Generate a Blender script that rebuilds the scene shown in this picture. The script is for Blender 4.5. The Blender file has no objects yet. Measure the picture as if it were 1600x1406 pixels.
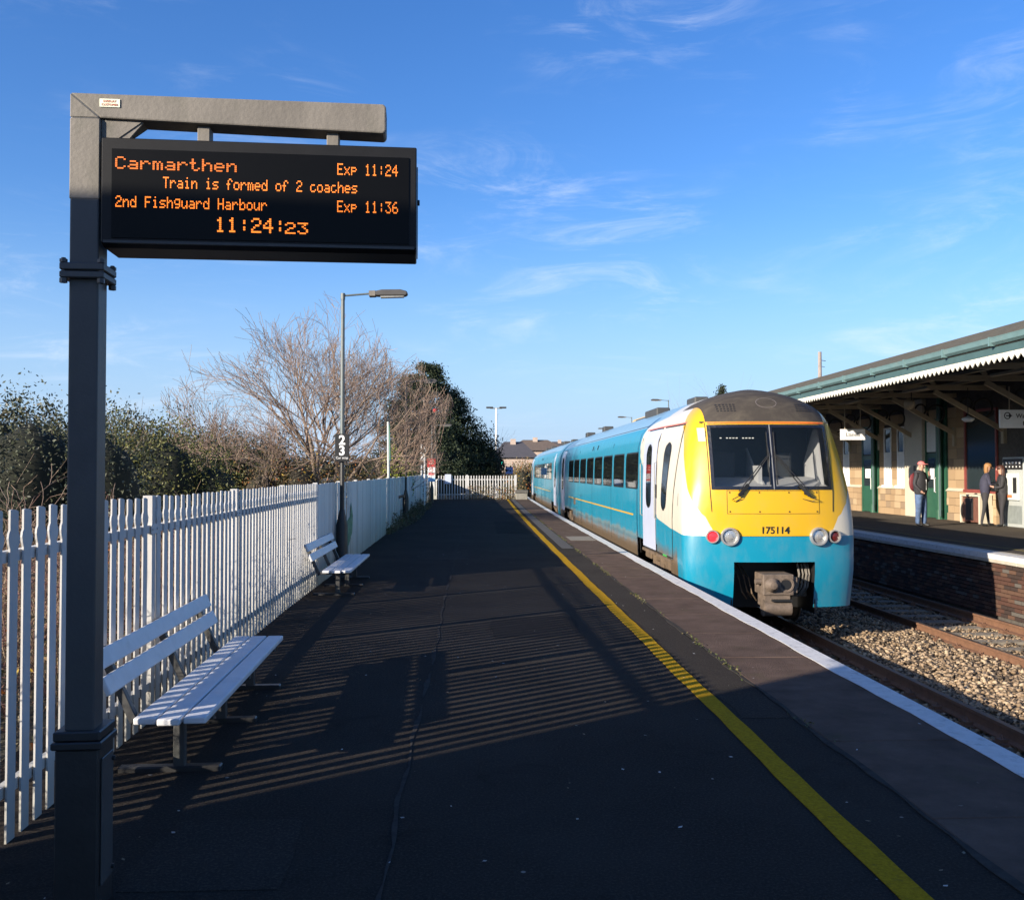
import bpy, math, random
import numpy as np
from mathutils import Vector, Matrix, Quaternion
random.seed(7); rng = np.random.default_rng(7)
D = bpy.data; SC = bpy.context.scene; COL = SC.collection
pi = math.pi; rad = math.radians

# ------------------------------------------------------------------ camera, sky, sun, exposure
FPX = 1500.0
yaw = math.atan(65/FPX); pit = math.atan(34/FPX)
cd = D.cameras.new('camera'); cam = D.objects.new('camera', cd); COL.objects.link(cam)
cam.location = (0, 0, 1.6); cam.rotation_euler = (pi/2 + pit, 0, -yaw)
cd.sensor_fit = 'HORIZONTAL'; cd.sensor_width = 36; cd.lens = FPX/1600*36
cd.clip_start = .05; cd.clip_end = 6000
SC.camera = cam

SUN = Vector((.815, .58, -.307)).normalized()
w = D.worlds.new('World'); SC.world = w; w.use_nodes = True
nt = w.node_tree; N = nt.nodes; L = nt.links; N.clear()
out = N.new('ShaderNodeOutputWorld'); bg = N.new('ShaderNodeBackground')
sky = N.new('ShaderNodeTexSky'); sky.sky_type = 'NISHITA'; sky.sun_disc = False
sky.sun_elevation = math.asin(-SUN.z); sky.sun_rotation = math.atan2(-SUN.x, -SUN.y)
sky.air_density = 1.0; sky.dust_density = .8; sky.ozone_density = 4.0; sky.altitude = 0
bg.inputs['Strength'].default_value = .116
# wispy cirrus on the sky dome
tc = N.new('ShaderNodeTexCoord'); sp = N.new('ShaderNodeSeparateXYZ'); L.new(tc.outputs['Generated'], sp.inputs[0])
def wm(op, a, b=None, clamp=False):
    n = N.new('ShaderNodeMath'); n.operation = op; n.use_clamp = clamp
    for i, q in enumerate((a, b)):
        if q is None: continue
        if isinstance(q, (int, float)): n.inputs[i].default_value = q
        else: L.new(q, n.inputs[i])
    return n.outputs[0]

cx = wm('ARCTAN2', sp.outputs[0], sp.outputs[1]); cy = wm('ARCSINE', sp.outputs[2])
cmb = N.new('ShaderNodeCombineXYZ'); L.new(cx, cmb.inputs[0]); L.new(cy, cmb.inputs[1])
def wnoise(rot, sc, scale, det, rough, lo, hi, dist=0., off=(0, 0, 0)):
    mp = N.new('ShaderNodeMapping'); mp.inputs['Rotation'].default_value[2] = rot; mp.inputs['Scale'].default_value = sc
    mp.inputs['Location'].default_value = off
    L.new(cmb.outputs[0], mp.inputs[0])
    no = N.new('ShaderNodeTexNoise'); no.inputs['Scale'].default_value = scale; no.inputs['Detail'].default_value = det
    no.inputs['Roughness'].default_value = rough; no.inputs['Distortion'].default_value = dist
    L.new(mp.outputs[0], no.inputs['Vector'])
    mr = N.new('ShaderNodeMapRange'); mr.inputs[1].default_value = lo; mr.inputs[2].default_value = hi
    mr.interpolation_type = 'SMOOTHSTEP'
    L.new(no.outputs[0], mr.inputs[0]); return mr.outputs[0]
CO = (6.6, 6.0)
c1 = wnoise(.30, (1, 4.2, 1), 5.0, 10, .66, .47, .80, 1.1)
c2 = wnoise(.30, (1, 1.8, 1), 3.2, 4, .55, .39, .66, 0, (CO[0], CO[1], 0))
c3 = wnoise(-1.0, (1, 3.4, 1), 5.5, 10, .68, .50, .82, .8, (4, 2, 0))
cl = wm('ADD', wm('MULTIPLY', wm('MULTIPLY', c1, c2), .5), wm('MULTIPLY', wm('MULTIPLY', c3, c2), .35))
cl = wm('MULTIPLY', cl, wm('SUBTRACT', 1.15, wm('MULTIPLY', sp.outputs[2], 1.1)), True)
mx = N.new('ShaderNodeMix'); mx.data_type = 'RGBA'; 
hz = N.new('ShaderNodeMapRange'); hz.interpolation_type = 'SMOOTHERSTEP'; hz.inputs[1].default_value = -.05; hz.inputs[2].default_value = .30; hz.inputs[3].default_value = .85; hz.inputs[4].default_value = 0; L.new(sp.outputs[2], hz.inputs[0])
hm = N.new('ShaderNodeMix'); hm.data_type = 'RGBA'; L.new(hz.outputs[0], hm.inputs[0]); L.new(sky.outputs[0], hm.inputs[6]); hm.inputs[7].default_value = (2.35, 3.2, 4.3, 1)
L.new(cl, mx.inputs[0]); L.new(hm.outputs[2], mx.inputs[6])
mx.inputs[7].default_value = (4.6, 4.9, 5.3, 1)
hs = N.new('ShaderNodeHueSaturation'); hs.inputs['Saturation'].default_value = 1.2; hs.inputs['Hue'].default_value = .512; L.new(mx.outputs[2], hs.inputs['Color'])
L.new(hs.outputs[0], bg.inputs['Color']); L.new(bg.outputs[0], out.inputs[0])

sd = D.lights.new('sun', 'SUN'); sd.energy = 5.0; sd.angle = rad(.5); sd.color = (1, .89, .74)
so = D.objects.new('sun', sd); COL.objects.link(so); so.rotation_euler = SUN.to_track_quat('-Z', 'Y').to_euler()
vs = SC.view_settings; vs.view_transform = 'Standard'; vs.look = 'None'; vs.exposure = 1.0; vs.gamma = 1; vs.use_curve_mapping = False
SC.cycles.max_bounces = 6; SC.cycles.transparent_max_bounces = 8

# ------------------------------------------------------------------ helpers
def link(o, parent=None):
    COL.objects.link(o)
    if parent is not None: o.parent = parent
    return o
def tag(o, label=None, cat=None, group=None, kind=None):
    if label: o['label'] = label
    if cat: o['category'] = cat
    if group: o['group'] = group
    if kind: o['kind'] = kind
    return o
def thing(name, label, cat, loc=(0, 0, 0), rz=0, group=None):
    o = D.objects.new(name, None); o.empty_display_size = .1; link(o); o.location = loc; o.rotation_euler = (0, 0, rz)
    return tag(o, label, cat, group)
def copy_tree(o, parent=None):
    c = o.copy(); link(c, parent)
    for ch in list(o.children): copy_tree(ch, c)
    return c
def cv(y): return (y*y/6200 if y > 0 else 0)      # the whole station bends gently right

class MB:
    def __init__(s): s.v = []; s.f = []; s.m = []
    def add(s, vs, fs, mi=0):
        b = len(s.v); s.v += [tuple(p) for p in vs]
        for f in fs: s.f.append(tuple(b+i for i in f)); s.m.append(mi)
        return s
    def box(s, x0, x1, y0, y1, z0, z1, mi=0, M=None):
        vs = [Vector(p) for p in ((x0,y0,z0),(x1,y0,z0),(x1,y1,z0),(x0,y1,z0),(x0,y0,z1),(x1,y0,z1),(x1,y1,z1),(x0,y1,z1))]
        if M is not None: vs = [M @ p for p in vs]
        return s.add(vs, ((0,3,2,1),(4,5,6,7),(0,1,5,4),(1,2,6,5),(2,3,7,6),(3,0,4,7)), mi)
    def bar(s, a, b, w, h, mi=0, up=(0, 0, 1)):
        a = Vector(a); b = Vector(b); d = (b-a); ln = d.length; d.normalize(); u = Vector(up)
        sx = d.cross(u)
        if sx.length < 1e-4: sx = Vector((1, 0, 0))
        sx.normalize(); uz = sx.cross(d)
        M = Matrix((sx, d, uz)).transposed().to_4x4(); M.translation = a
        return s.box(-w/2, w/2, 0, ln, -h/2, h/2, mi, M)
    def tube(s, pts, rs, n=8, mi=0, caps=True):
        pts = [Vector(p) for p in pts]; 
        if isinstance(rs, (int, float)): rs = [rs]*len(pts)
        rings = []; ref = Vector((0, 0, 1))
        for i, p in enumerate(pts):
            t = (pts[min(i+1, len(pts)-1)] - pts[max(i-1, 0)]).normalized()
            a = t.cross(ref)
            if a.length < .05: a = t.cross(Vector((1, 0, 0)))
            a.normalize(); b = t.cross(a)
            rings.append([p + (a*math.cos(2*pi*k/n) + b*math.sin(2*pi*k/n))*rs[i] for k in range(n)])
        vs = [q for r in rings for q in r]; fs = []
        for i in range(len(pts)-1):
            for k in range(n):
                fs.append((i*n+k, i*n+(k+1) % n, (i+1)*n+(k+1) % n, (i+1)*n+k))
        if caps: fs.append(tuple(range(n))[::-1]); fs.append(tuple((len(pts)-1)*n+k for k in range(n)))
        return s.add(vs, fs, mi)
    def prism(s, poly, h0, h1, axis='y', mi=0, M=None):
        n = len(poly)
        def P(a, b, h):
            p = {'y': (a, h, b), 'x': (h, a, b), 'z': (a, b, h)}[axis]
            p = Vector(p); return M @ p if M is not None else p
        vs = [P(a, b, h0) for a, b in poly] + [P(a, b, h1) for a, b in poly]
        fs = [tuple(range(n)), tuple(range(2*n-1, n-1, -1))] + [(i, i+n, (i+1) % n+n, (i+1) % n) for i in range(n)]
        return s.add(vs, fs, mi)
    def lathe(s, prof, n=16, mi=0, c=(0, 0, 0), axis='z'):
        vs = []
        for r, h in prof:
            for k in range(n):
                a = 2*pi*k/n; p = (r*math.cos(a), r*math.sin(a), h)
                if axis == 'y': p = (p[0], p[2], p[1])
                if axis == 'x': p = (p[2], p[0], p[1])
                vs.append((p[0]+c[0], p[1]+c[1], p[2]+c[2]))
        fs = [(i*n+k, i*n+(k+1) % n, (i+1)*n+(k+1) % n, (i+1)*n+k) for i in range(len(prof)-1) for k in range(n)]
        fs.append(tuple(range(n))); fs.append(tuple((len(prof)-1)*n+k for k in range(n)))
        return s.add(vs, fs, mi)
    def mesh(s, name, mats):
        me = D.meshes.new(name); me.from_pydata(s.v, [], s.f)
        for m in (mats if isinstance(mats, (list, tuple)) else [mats]): me.materials.append(m)
        if any(s.m): me.polygons.foreach_set('material_index', s.m)
        return me
    def build(s, name, mats, parent=None, smooth=False, bevel=0, fix=True, seg=1):
        me = s.mesh(name, mats)
        if fix:
            import bmesh
            bm = bmesh.new(); bm.from_mesh(me); bmesh.ops.recalc_face_normals(bm, faces=bm.faces); bm.to_mesh(me); bm.free()
        if smooth: me.polygons.foreach_set('use_smooth', [True]*len(me.polygons))
        o = D.objects.new(name, me); link(o, parent)
        if bevel:
            b = o.modifiers.new('bevel', 'BEVEL'); b.width = bevel; b.segments = seg; b.limit_method = 'ANGLE'
        if smooth == 'auto':
            me.polygons.foreach_set('use_smooth', [True]*len(me.polygons)); me.set_sharp_from_angle(angle=rad(35))
        return o
def fast(name, V, F, mat, parent=None):
    V = np.asarray(V, np.float32); F = np.asarray(F, np.int32); k = F.shape[1]
    me = D.meshes.new(name); me.vertices.add(len(V)); me.vertices.foreach_set('co', V.ravel())
    me.loops.add(F.size); me.loops.foreach_set('vertex_index', F.ravel())
    me.polygons.add(len(F)); me.polygons.foreach_set('loop_start', np.arange(len(F), dtype=np.int32)*k)
    me.update(calc_edges=True); me.materials.append(mat)
    return link(D.objects.new(name, me), parent)
def inst(me, name, loc, parent=None, rz=0):
    o = D.objects.new(name, me); link(o, parent); o.location = loc
    if rz: o.rotation_euler = (0, 0, rz)
    return o
def text(body, size, loc, rot, mat, parent, name='lettering', align='CENTER', ext=.001, sx=1, off=0):
    cu = D.curves.new(name, 'FONT'); cu.body = body; cu.size = size; cu.align_x = align; cu.align_y = 'CENTER'; cu.extrude = ext; cu.offset = off
    cu.materials.append(mat); o = D.objects.new(name, cu); COL.objects.link(o); cu.resolution_u = 3
    me = D.meshes.new_from_object(o.evaluated_get(bpy.context.evaluated_depsgraph_get())); D.objects.remove(o); o = D.objects.new(name, me); link(o, parent); o.location = loc; o.rotation_euler = rot; o.scale = (sx, 1, 1)
    return o

# ------------------------------------------------------------------ materials
def nodes(name):
    m = D.materials.new(name); m.use_nodes = True; t = m.node_tree
    return m, t, t.nodes, t.links, t.nodes['Principled BSDF']
def pm(name, col, rough=.6, var=.15, scale=6, bump=0, bscale=None, metal=0, dirt=None, dscale=2, damt=.5, coat=0, spec=.5, stretch=(1, 1, 1), emit=None, es=1, darklo=.45, bdist=.01):
    m, t, N, L, P = nodes(name)
    P.inputs['Roughness'].default_value = rough; P.inputs['Metallic'].default_value = metal
    P.inputs['Specular IOR Level'].default_value = spec; P.inputs['Coat Weight'].default_value = coat; P.inputs['Coat Roughness'].default_value = .05
    tc = N.new('ShaderNodeTexCoord'); mp = N.new('ShaderNodeMapping'); mp.inputs['Scale'].default_value = stretch; L.new(tc.outputs['Object'], mp.inputs[0])
    no = N.new('ShaderNodeTexNoise'); no.inputs['Scale'].default_value = scale; no.inputs['Detail'].default_value = 6; no.inputs['Roughness'].default_value = .65
    L.new(mp.outputs[0], no.inputs['Vector'])
    cr = N.new('ShaderNodeValToRGB'); a = [max(0, c*(1-var)) for c in col]; b = [min(1, c*(1+var)) for c in col]
    cr.color_ramp.elements[0].position = .3; cr.color_ramp.elements[0].color = (*a, 1); cr.color_ramp.elements[1].position = .7; cr.color_ramp.elements[1].color = (*b, 1)
    L.new(no.outputs[0], cr.inputs[0]); c = cr.outputs[0]
    if dirt:
        n2 = N.new('ShaderNodeTexNoise'); n2.inputs['Scale'].default_value = dscale; n2.inputs['Detail'].default_value = 8; n2.inputs['Roughness'].default_value = .7
        L.new(mp.outputs[0], n2.inputs['Vector'])
        r2 = N.new('ShaderNodeMapRange'); r2.inputs[1].default_value = darklo; r2.inputs[2].default_value = darklo+.25; r2.inputs[4].default_value = damt; L.new(n2.outputs[0], r2.inputs[0])
        mx = N.new('ShaderNodeMix'); mx.data_type = 'RGBA'; L.new(r2.outputs[0], mx.inputs[0]); L.new(c, mx.inputs[6]); mx.inputs[7].default_value = (*dirt, 1); c = mx.outputs[2]
    L.new(c, P.inputs['Base Color'])
    if bump:
        nb = N.new('ShaderNodeTexNoise'); nb.inputs['Scale'].default_value = bscale or scale*4; nb.inputs['Detail'].default_value = 5; L.new(tc.outputs['Object'], nb.inputs['Vector'])
        bp = N.new('ShaderNodeBump'); bp.inputs['Strength'].default_value = bump; bp.inputs['Distance'].default_value = bdist; L.new(nb.outputs[0], bp.inputs['Height']); L.new(bp.outputs[0], P.inputs['Normal'])
    if emit: P.inputs['Emission Color'].default_value = (*emit, 1); P.inputs['Emission Strength'].default_value = es
    return m
def leafmat(name, cols, rough=.55, trans=.0):
    m, t, N, L, P = nodes(name)
    g = N.new('ShaderNodeNewGeometry'); cr = N.new('ShaderNodeValToRGB'); cr.color_ramp.interpolation = 'CONSTANT'
    e = cr.color_ramp.elements
    while len(e) < len(cols): e.new(.5)
    p = 0
    for i, (c, wt) in enumerate(cols): e[i].position = p; e[i].color = (*c, 1); p += wt
    oi = N.new('ShaderNodeObjectInfo'); ad = N.new('ShaderNodeMath'); ad.operation = 'ADD'; L.new(g.outputs['Random Per Island'], ad.inputs[0]); L.new(oi.outputs['Random'], ad.inputs[1])
    fr = N.new('ShaderNodeMath'); fr.operation = 'FRACT'; L.new(ad.outputs[0], fr.inputs[0]); L.new(fr.outputs[0], cr.inputs[0]); L.new(cr.outputs[0], P.inputs['Base Color']); P.inputs['Roughness'].default_value = rough
    P.inputs['Specular IOR Level'].default_value = .3
    return m

m_steel = pm('galvanised_steel', (.16, .143, .12), .65, .25, 5, .15, 60, dirt=(.05, .055, .03), dscale=4, damt=.7, darklo=.5, stretch=(1, 1, .4))
m_post = pm('dull_painted_steel', (.052, .052, .052), .5, .15, 8, .1, 80, dirt=(.04, .045, .03), dscale=4, damt=.5, darklo=.5)
m_black = pm('black_case', (.007, .007, .0075), .55, .2, 12, spec=.25)
m_screen = pm('screen_black', (.0025, .0025, .0025), .4, .1, 12, spec=.12)
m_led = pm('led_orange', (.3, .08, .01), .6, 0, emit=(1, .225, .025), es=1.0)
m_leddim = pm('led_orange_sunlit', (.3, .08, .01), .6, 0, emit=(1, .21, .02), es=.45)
m_white = pm('white_fence_paint', (.52, .51, .49), .55, .06, 9, .08, 60, dirt=(.33, .32, .26), dscale=3.5, damt=.45, darklo=.5, stretch=(1, 1, .35))
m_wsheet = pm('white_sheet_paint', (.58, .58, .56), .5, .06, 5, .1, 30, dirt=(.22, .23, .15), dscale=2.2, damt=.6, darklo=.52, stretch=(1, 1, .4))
m_bench = pm('white_bench_paint', (.60, .60, .60), .45, .08, 7, .12, 40, dirt=(.35, .34, .3), dscale=6, damt=.4, darklo=.55)
m_dark = pm('dark_steel', (.022, .0215, .021), .45, .2, 10, .1, 60)
m_sticker = pm('sticker', (.75, .78, .6), .5, .05)
m_red = pm('red_paint', (.55, .03, .03), .4, .1)
m_ink = pm('black_ink', (.012, .012, .012), .5, .1)
m_wht = pm('white_paint', (.78, .78, .76), .45, .05)
m_conc = pm('concrete', (.23, .215, .185), .85, .2, 5, .5, 40, dirt=(.07, .07, .045), dscale=3, damt=.6)
m_earth = pm('earth', (.055, .045, .028), .95, .35, 2, .8, 12, dirt=(.05, .06, .02), dscale=1.2, damt=.7, bdist=.05)

def stain_and_bounce(m, zlo, zhi, col, var=.1):
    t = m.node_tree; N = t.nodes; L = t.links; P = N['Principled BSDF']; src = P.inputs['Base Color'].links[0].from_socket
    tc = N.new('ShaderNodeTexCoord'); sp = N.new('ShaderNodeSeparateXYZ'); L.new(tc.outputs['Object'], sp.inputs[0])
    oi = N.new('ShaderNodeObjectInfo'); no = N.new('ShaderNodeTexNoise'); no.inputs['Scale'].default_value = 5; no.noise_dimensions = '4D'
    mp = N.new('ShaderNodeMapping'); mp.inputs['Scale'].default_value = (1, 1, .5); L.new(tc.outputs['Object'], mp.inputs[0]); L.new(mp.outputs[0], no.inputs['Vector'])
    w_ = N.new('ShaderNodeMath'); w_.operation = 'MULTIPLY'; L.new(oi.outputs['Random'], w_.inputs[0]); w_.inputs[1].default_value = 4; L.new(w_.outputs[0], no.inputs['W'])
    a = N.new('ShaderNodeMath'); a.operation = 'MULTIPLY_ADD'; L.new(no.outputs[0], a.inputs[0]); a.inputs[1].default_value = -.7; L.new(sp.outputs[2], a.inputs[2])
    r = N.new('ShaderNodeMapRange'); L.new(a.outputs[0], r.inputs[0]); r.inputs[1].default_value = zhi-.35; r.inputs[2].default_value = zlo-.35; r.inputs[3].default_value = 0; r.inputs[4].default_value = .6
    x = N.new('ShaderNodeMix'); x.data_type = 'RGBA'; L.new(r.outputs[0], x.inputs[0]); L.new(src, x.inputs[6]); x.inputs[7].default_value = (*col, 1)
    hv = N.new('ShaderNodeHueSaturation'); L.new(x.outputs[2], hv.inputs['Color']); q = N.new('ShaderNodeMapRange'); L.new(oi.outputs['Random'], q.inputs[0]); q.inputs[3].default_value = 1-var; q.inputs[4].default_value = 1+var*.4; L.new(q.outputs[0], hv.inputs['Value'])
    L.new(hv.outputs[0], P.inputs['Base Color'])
stain_and_bounce(m_wsheet, .0, .75, (.26, .25, .17), .16); stain_and_bounce(m_white, -.1, .5, (.25, .24, .17), .14)  # low greenish dirt, its warm tone also painting light bounced off the platform
def tarmac(name, base, patch, spk=.985):
    m, t, N, L, P = nodes(name); P.inputs['Roughness'].default_value = 1; P.inputs['Specular IOR Level'].default_value = .06
    tc = N.new('ShaderNodeTexCoord'); O = tc.outputs['Object']
    def noise(s, d=4, r=.6):
        n = N.new('ShaderNodeTexNoise'); n.inputs['Scale'].default_value = s; n.inputs['Detail'].default_value = d; n.inputs['Roughness'].default_value = r; L.new(O, n.inputs['Vector']); return n.outputs[0]
    def mix(f, a, b):
        x = N.new('ShaderNodeMix'); x.data_type = 'RGBA'; L.new(f, x.inputs[0])
        for q, s in ((a, x.inputs[6]), (b, x.inputs[7])):
            if isinstance(q, tuple): s.default_value = (*q, 1)
            else: L.new(q, s)
        return x.outputs[2]
    def rng_(v, a, b, c=0, d=1):
        r = N.new('ShaderNodeMapRange'); L.new(v, r.inputs[0]); r.inputs[1].default_value = a; r.inputs[2].default_value = b; r.inputs[3].default_value = c; r.inputs[4].default_value = d; return r.outputs[0]
    c = mix(rng_(noise(.7, 6), .4, .65), base, patch)
    fine = noise(75, 4, .8)
    c = mix(rng_(fine, .48, .66, 0, .8), c, tuple(q*2.6 for q in base))
    vo = N.new('ShaderNodeTexVoronoi'); vo.inputs['Scale'].default_value = 4; L.new(O, vo.inputs['Vector'])
    sep = N.new('ShaderNodeSeparateColor'); L.new(vo.outputs['Color'], sep.inputs[0])
    near = rng_(vo.outputs['Distance'], .03, .05, 1, 0)
    mu = N.new('ShaderNodeMath'); mu.operation = 'GREATER_THAN'; L.new(sep.outputs[0], mu.inputs[0]); mu.inputs[1].default_value = spk
    mm = N.new('ShaderNodeMath'); mm.operation = 'MULTIPLY'; L.new(mu.outputs[0], mm.inputs[0]); L.new(near, mm.inputs[1])
    st = N.new('ShaderNodeTexNoise'); st.inputs['Scale'].default_value = 1.6; st.inputs['Detail'].default_value = 9; st.inputs['Roughness'].default_value = .75; st.inputs['Distortion'].default_value = .8; L.new(O, st.inputs['Vector'])
    c = mix(rng_(st.outputs[0], .55, .72, 0, .5), c, tuple(q*.45 for q in base)); c = mix(rng_(noise(9, 5, .7), .60, .75, 0, .35), c, tuple(q*2 for q in base))
    c = mix(mm.outputs[0], c, (.25, .24, .22)); L.new(c, P.inputs['Base Color'])
    bp = N.new('ShaderNodeBump'); bp.inputs['Strength'].default_value = 1; bp.inputs['Distance'].default_value = .012; L.new(fine, bp.inputs['Height']); L.new(bp.outputs[0], P.inputs['Normal'])
    return m
m_tar = tarmac('platform_tarmac', (.029, .0245, .0205), (.040, .034, .0285), .80)
m_tar2 = tarmac('far_platform_tarmac', (.085, .072, .058), (.06, .052, .044), .98)
m_slab = pm('red_brown_coping', (.10, .068, .052), 1, .3, 3, .7, 90, spec=.08, dirt=(.075, .07, .03), dscale=2.5, damt=.6, darklo=.56)
m_line = pm('worn_white_line', (.56, .55, .53), .9, .1, 12, .5, 60, dirt=(.14, .12, .10), dscale=11, damt=.8, darklo=.54, spec=.2)
m_yel = pm('worn_yellow_line', (.38, .215, .008), 1, .3, 60, .8, 130, dirt=(.09, .07, .03), dscale=26, damt=.75, darklo=.55, spec=.08)
m_joint = pm('bitumen_joint', (.048, .043, .038), 1, .3, 14, .3, 50, spec=.03)
m_rail = pm('rusty_rail', (.15, .075, .042), .75, .25, 10, .3, 60)
m_railtop = pm('worn_railhead', (.16, .13, .11), .35, .2, 10, metal=.6)
m_bal = pm('ballast_bed', (.13, .10, .07), .95, .5, 16, 1.0, 22, bdist=.04)
m_sleeper = pm('concrete_sleeper', (.19, .165, .13), .9, .2, 6, .4, 40)
m_stone = leafmat('ballast_stone', [((.29, .21, .135), .3), ((.20, .14, .085), .3), ((.38, .29, .19), .15), ((.07, .052, .036), .25)], .9)

# ------------------------------------------------------------------ ground and platforms
def strip(mb, x0, x1, y0, y1, z0, z1, step=1.5, mi=0, wob=0):
    n = max(1, int((y1-y0)/step)); vs = []
    for i in range(n+1):
        y = y0+(y1-y0)*i/n; c = cv(y); a = x0(y) if callable(x0) else x0; b = x1(y) if callable(x1) else x1
        vs += [(a+c, y, z0), (b+c, y, z0), (b+c, y, z1), (a+c, y, z1)]
    fs = []
    for i in range(n):
        p = i*4; q = p+4
        for k in range(4): fs.append((p+k, p+(k+1) % 4, q+(k+1) % 4, q+k))
    fs += [(3, 2, 1, 0), tuple(n*4+k for k in range(4))]
    return mb.add(vs, fs, mi)
g = MB(); g.box(-1500, 1500, -300, 3500, -1.6, -1.3); tag(g.build('ground', m_earth), kind='structure')
g = MB(); g.box(-60, -2.62, -30, 220, -1.29, -.08); tag(g.build('bank', m_earth), kind='structure')
g = MB(); strip(g, -2.6, 2.12, -14, 56, -1.25, 0); platform = tag(g.build('platform', m_tar), kind='structure')
g = MB(); strip(g, 2.12, 3.0, -14, 68, -1.25, -.06); g.build('platform_wall', m_conc, platform)
y = -9.6; k = 0
while y < 66:
    ln = 1.27 + .03*math.sin(k*1.7)
    if y+ln > -1:
        g = MB(); strip(g, 2.125, 3.065, y, y+ln-.006, -.055, .006 + .0012*math.sin(k*2.3), 1.3); g.build('coping_slab', m_slab, platform, bevel=.006)
    y += ln; k += 1
g = MB(); rr = lambda y: .006*math.sin(y*7.3)+.008*math.sin(y*2.1+1)
strip(g, lambda y: 2.885+rr(y), 3.066, -2, 66, .009, .0125, .25); g.build('white_edge_line', m_line, platform)
g = MB(); strip(g, lambda y: 1.60+rr(y)*.6, lambda y: 1.725+rr(y+3)*.6, -4, 55.8, .0035, .0065, .3); g.build('yellow_line', m_yel, platform)
g = MB(); strip(g, lambda y: -.345+.012*math.sin(y*.9)+.012*math.sin(y*5)+.006*math.sin(y*17), lambda y: -.325+.012*math.sin(y*.9)+.009*math.sin(y*6.1+1), -4, 41, .002, .0042, .12); g.build('joint_line', m_joint, platform)
g = MB(); strip(g, lambda y: 2.095+.012*math.sin(y*3)+.008*math.sin(y*11), lambda y: 2.128+.012*math.sin(y*4), -4, 56, .003, .0068, .12); g.build('joint_line', m_joint, platform)
# tarmac patch and old repair strips near the edge
g = MB(); strip(g, 1.85, 2.09, 20, 55, .002, .0048, 1); g.build('repair_strip', pm('old_tarmac', (.06, .052, .048), .9, .3, 8, .6, 90), platform)

g = MB(); strip(g, 2.25, 2.84, 22.2, 23.6, .0085, .0115, .7); g.build('repair_patch', pm('pale_repair_concrete', (.22, .19, .155), .95, .2, 6, .4, 50, spec=.1), platform)
m_tarp = tarmac('newer_tarmac', (.021, .0185, .0165), (.026, .023, .021), .97); m_tarq = tarmac('older_tarmac', (.0325, .0275, .023), (.042, .036, .031), .9)
for x0, x1, y0, y1, mm_ in ((-1.35, -.75, 3.75, 4.5, m_tarq), (.2, 1.1, 9.3, 10.6, m_tarp), (-1.0, -.1, 17.5, 19.8, m_tarq), (1.76, 2.09, 6.2, 19.5, m_tarq), (.6, 1.5, 25, 31, m_tarp)):
    g = MB(); w1, w2 = random.uniform(0, 6), random.uniform(0, 6)
    strip(g, lambda y: x0+.018*math.sin(y*7+w1), lambda y: x1+.018*math.sin(y*5+w2) if x1 < 2 else x1, y0, y1, .0005, .0028, .12); g.build('tarmac_patch', mm_, platform)
# moss along the coping joint
V = []; F = []
def clump_quads(P, size, flat=False, up=None):
    n = len(P); a = rng.normal(size=(n, 3)); a /= np.linalg.norm(a, axis=1)[:, None]
    b = rng.normal(size=(n, 3)); b -= a*(a*b).sum(1)[:, None]; b /= np.linalg.norm(b, axis=1)[:, None]
    s = (size*(.6+.8*rng.random(n)))[:, None] if np.isscalar(size) else size[:, None]
    V = np.stack([P - a*s, P - b*s*.45, P + a*s, P + b*s*.45], 1).reshape(-1, 3)
    return V, np.arange(n*4).reshape(n, 4)
n = 2600; yy = rng.uniform(5.5, 40, n); xx = 2.11 + rng.normal(0, .02, n) + yy**2/6200
keep = (np.sin(yy*1.7)+np.sin(yy*4.3)+rng.normal(0, .5, n)) > .3
P = np.stack([xx, yy, .008+rng.random(n)*.012], 1)[keep]
V, F = clump_quads(P, .012); tag(fast('moss', V, F, leafmat('moss_green', [((.06, .075, .02), .5), ((.10, .085, .03), .5)])), 'thin green moss along the tarmac joint beside the coping slabs', 'moss', kind='stuff')

n = 260; P = np.stack([rng.uniform(-2.0, 2.9, n), 3.2+rng.random(n)**1.4*26, np.full(n, .010)], 1); a = rng.random(n)*6.28; sz = rng.uniform(.003, .011, n)
V = np.stack([P+np.stack([np.cos(a+q)*sz*(1.5 if k%2 else .8), np.sin(a+q)*sz*(1.5 if k%2 else .8), rng.random(n)*.004], 1) for k, q in enumerate((0, 1.57, 3.14, 4.71))], 1).reshape(-1, 3)
tag(fast('litter', V, np.arange(n*4).reshape(n, 4), leafmat('litter', [((.30, .28, .25), .4), ((.16, .12, .07), .35), ((.45, .44, .42), .25)])), 'tiny scraps of litter, grit and leaf scattered over the near platform', 'litter', kind='stuff')

# ------------------------------------------------------------------ tracks
RT = -.95
g = MB(); strip(g, 3.01, 9.66, -14, 120, -1.3, -1.17, 2); tag(g.build('track_bed', m_bal), kind='structure')
def rail_mesh(xc, y0, y1):
    prof = [(-.07, -.155), (.07, -.155), (.07, -.14), (.012, -.125), (.012, -.045), (.035, -.035), (.035, 0), (-.035, 0), (-.035, -.035), (-.012, -.045), (-.012, -.125), (-.07, -.14)]
    n = int((y1-y0)/2); vs = []; np_ = len(prof)
    for i in range(n+1):
        y = y0+(y1-y0)*i/n
        vs += [(xc+a+cv(y), y, RT+b) for a, b in prof]
    fs = [(i*np_+k, i*np_+(k+1) % np_, (i+1)*np_+(k+1) % np_, (i+1)*np_+k) for i in range(n) for k in range(np_)]
    fs += [tuple(range(np_)), tuple(n*np_+k for k in range(np_))]
    m = MB(); m.add(vs, fs); m.m = [1 if (j < n*np_ and j % np_ == 6) else 0 for j in range(len(fs))]; return m
sl = MB(); sl.prism([(-1.25, -.2), (1.25, -.2), (1.25, -.02), (.9, 0), (-.9, 0), (-1.25, -.02)], -.13, .13, 'y'); sl = sl.mesh('sleeper', m_sleeper)
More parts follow.
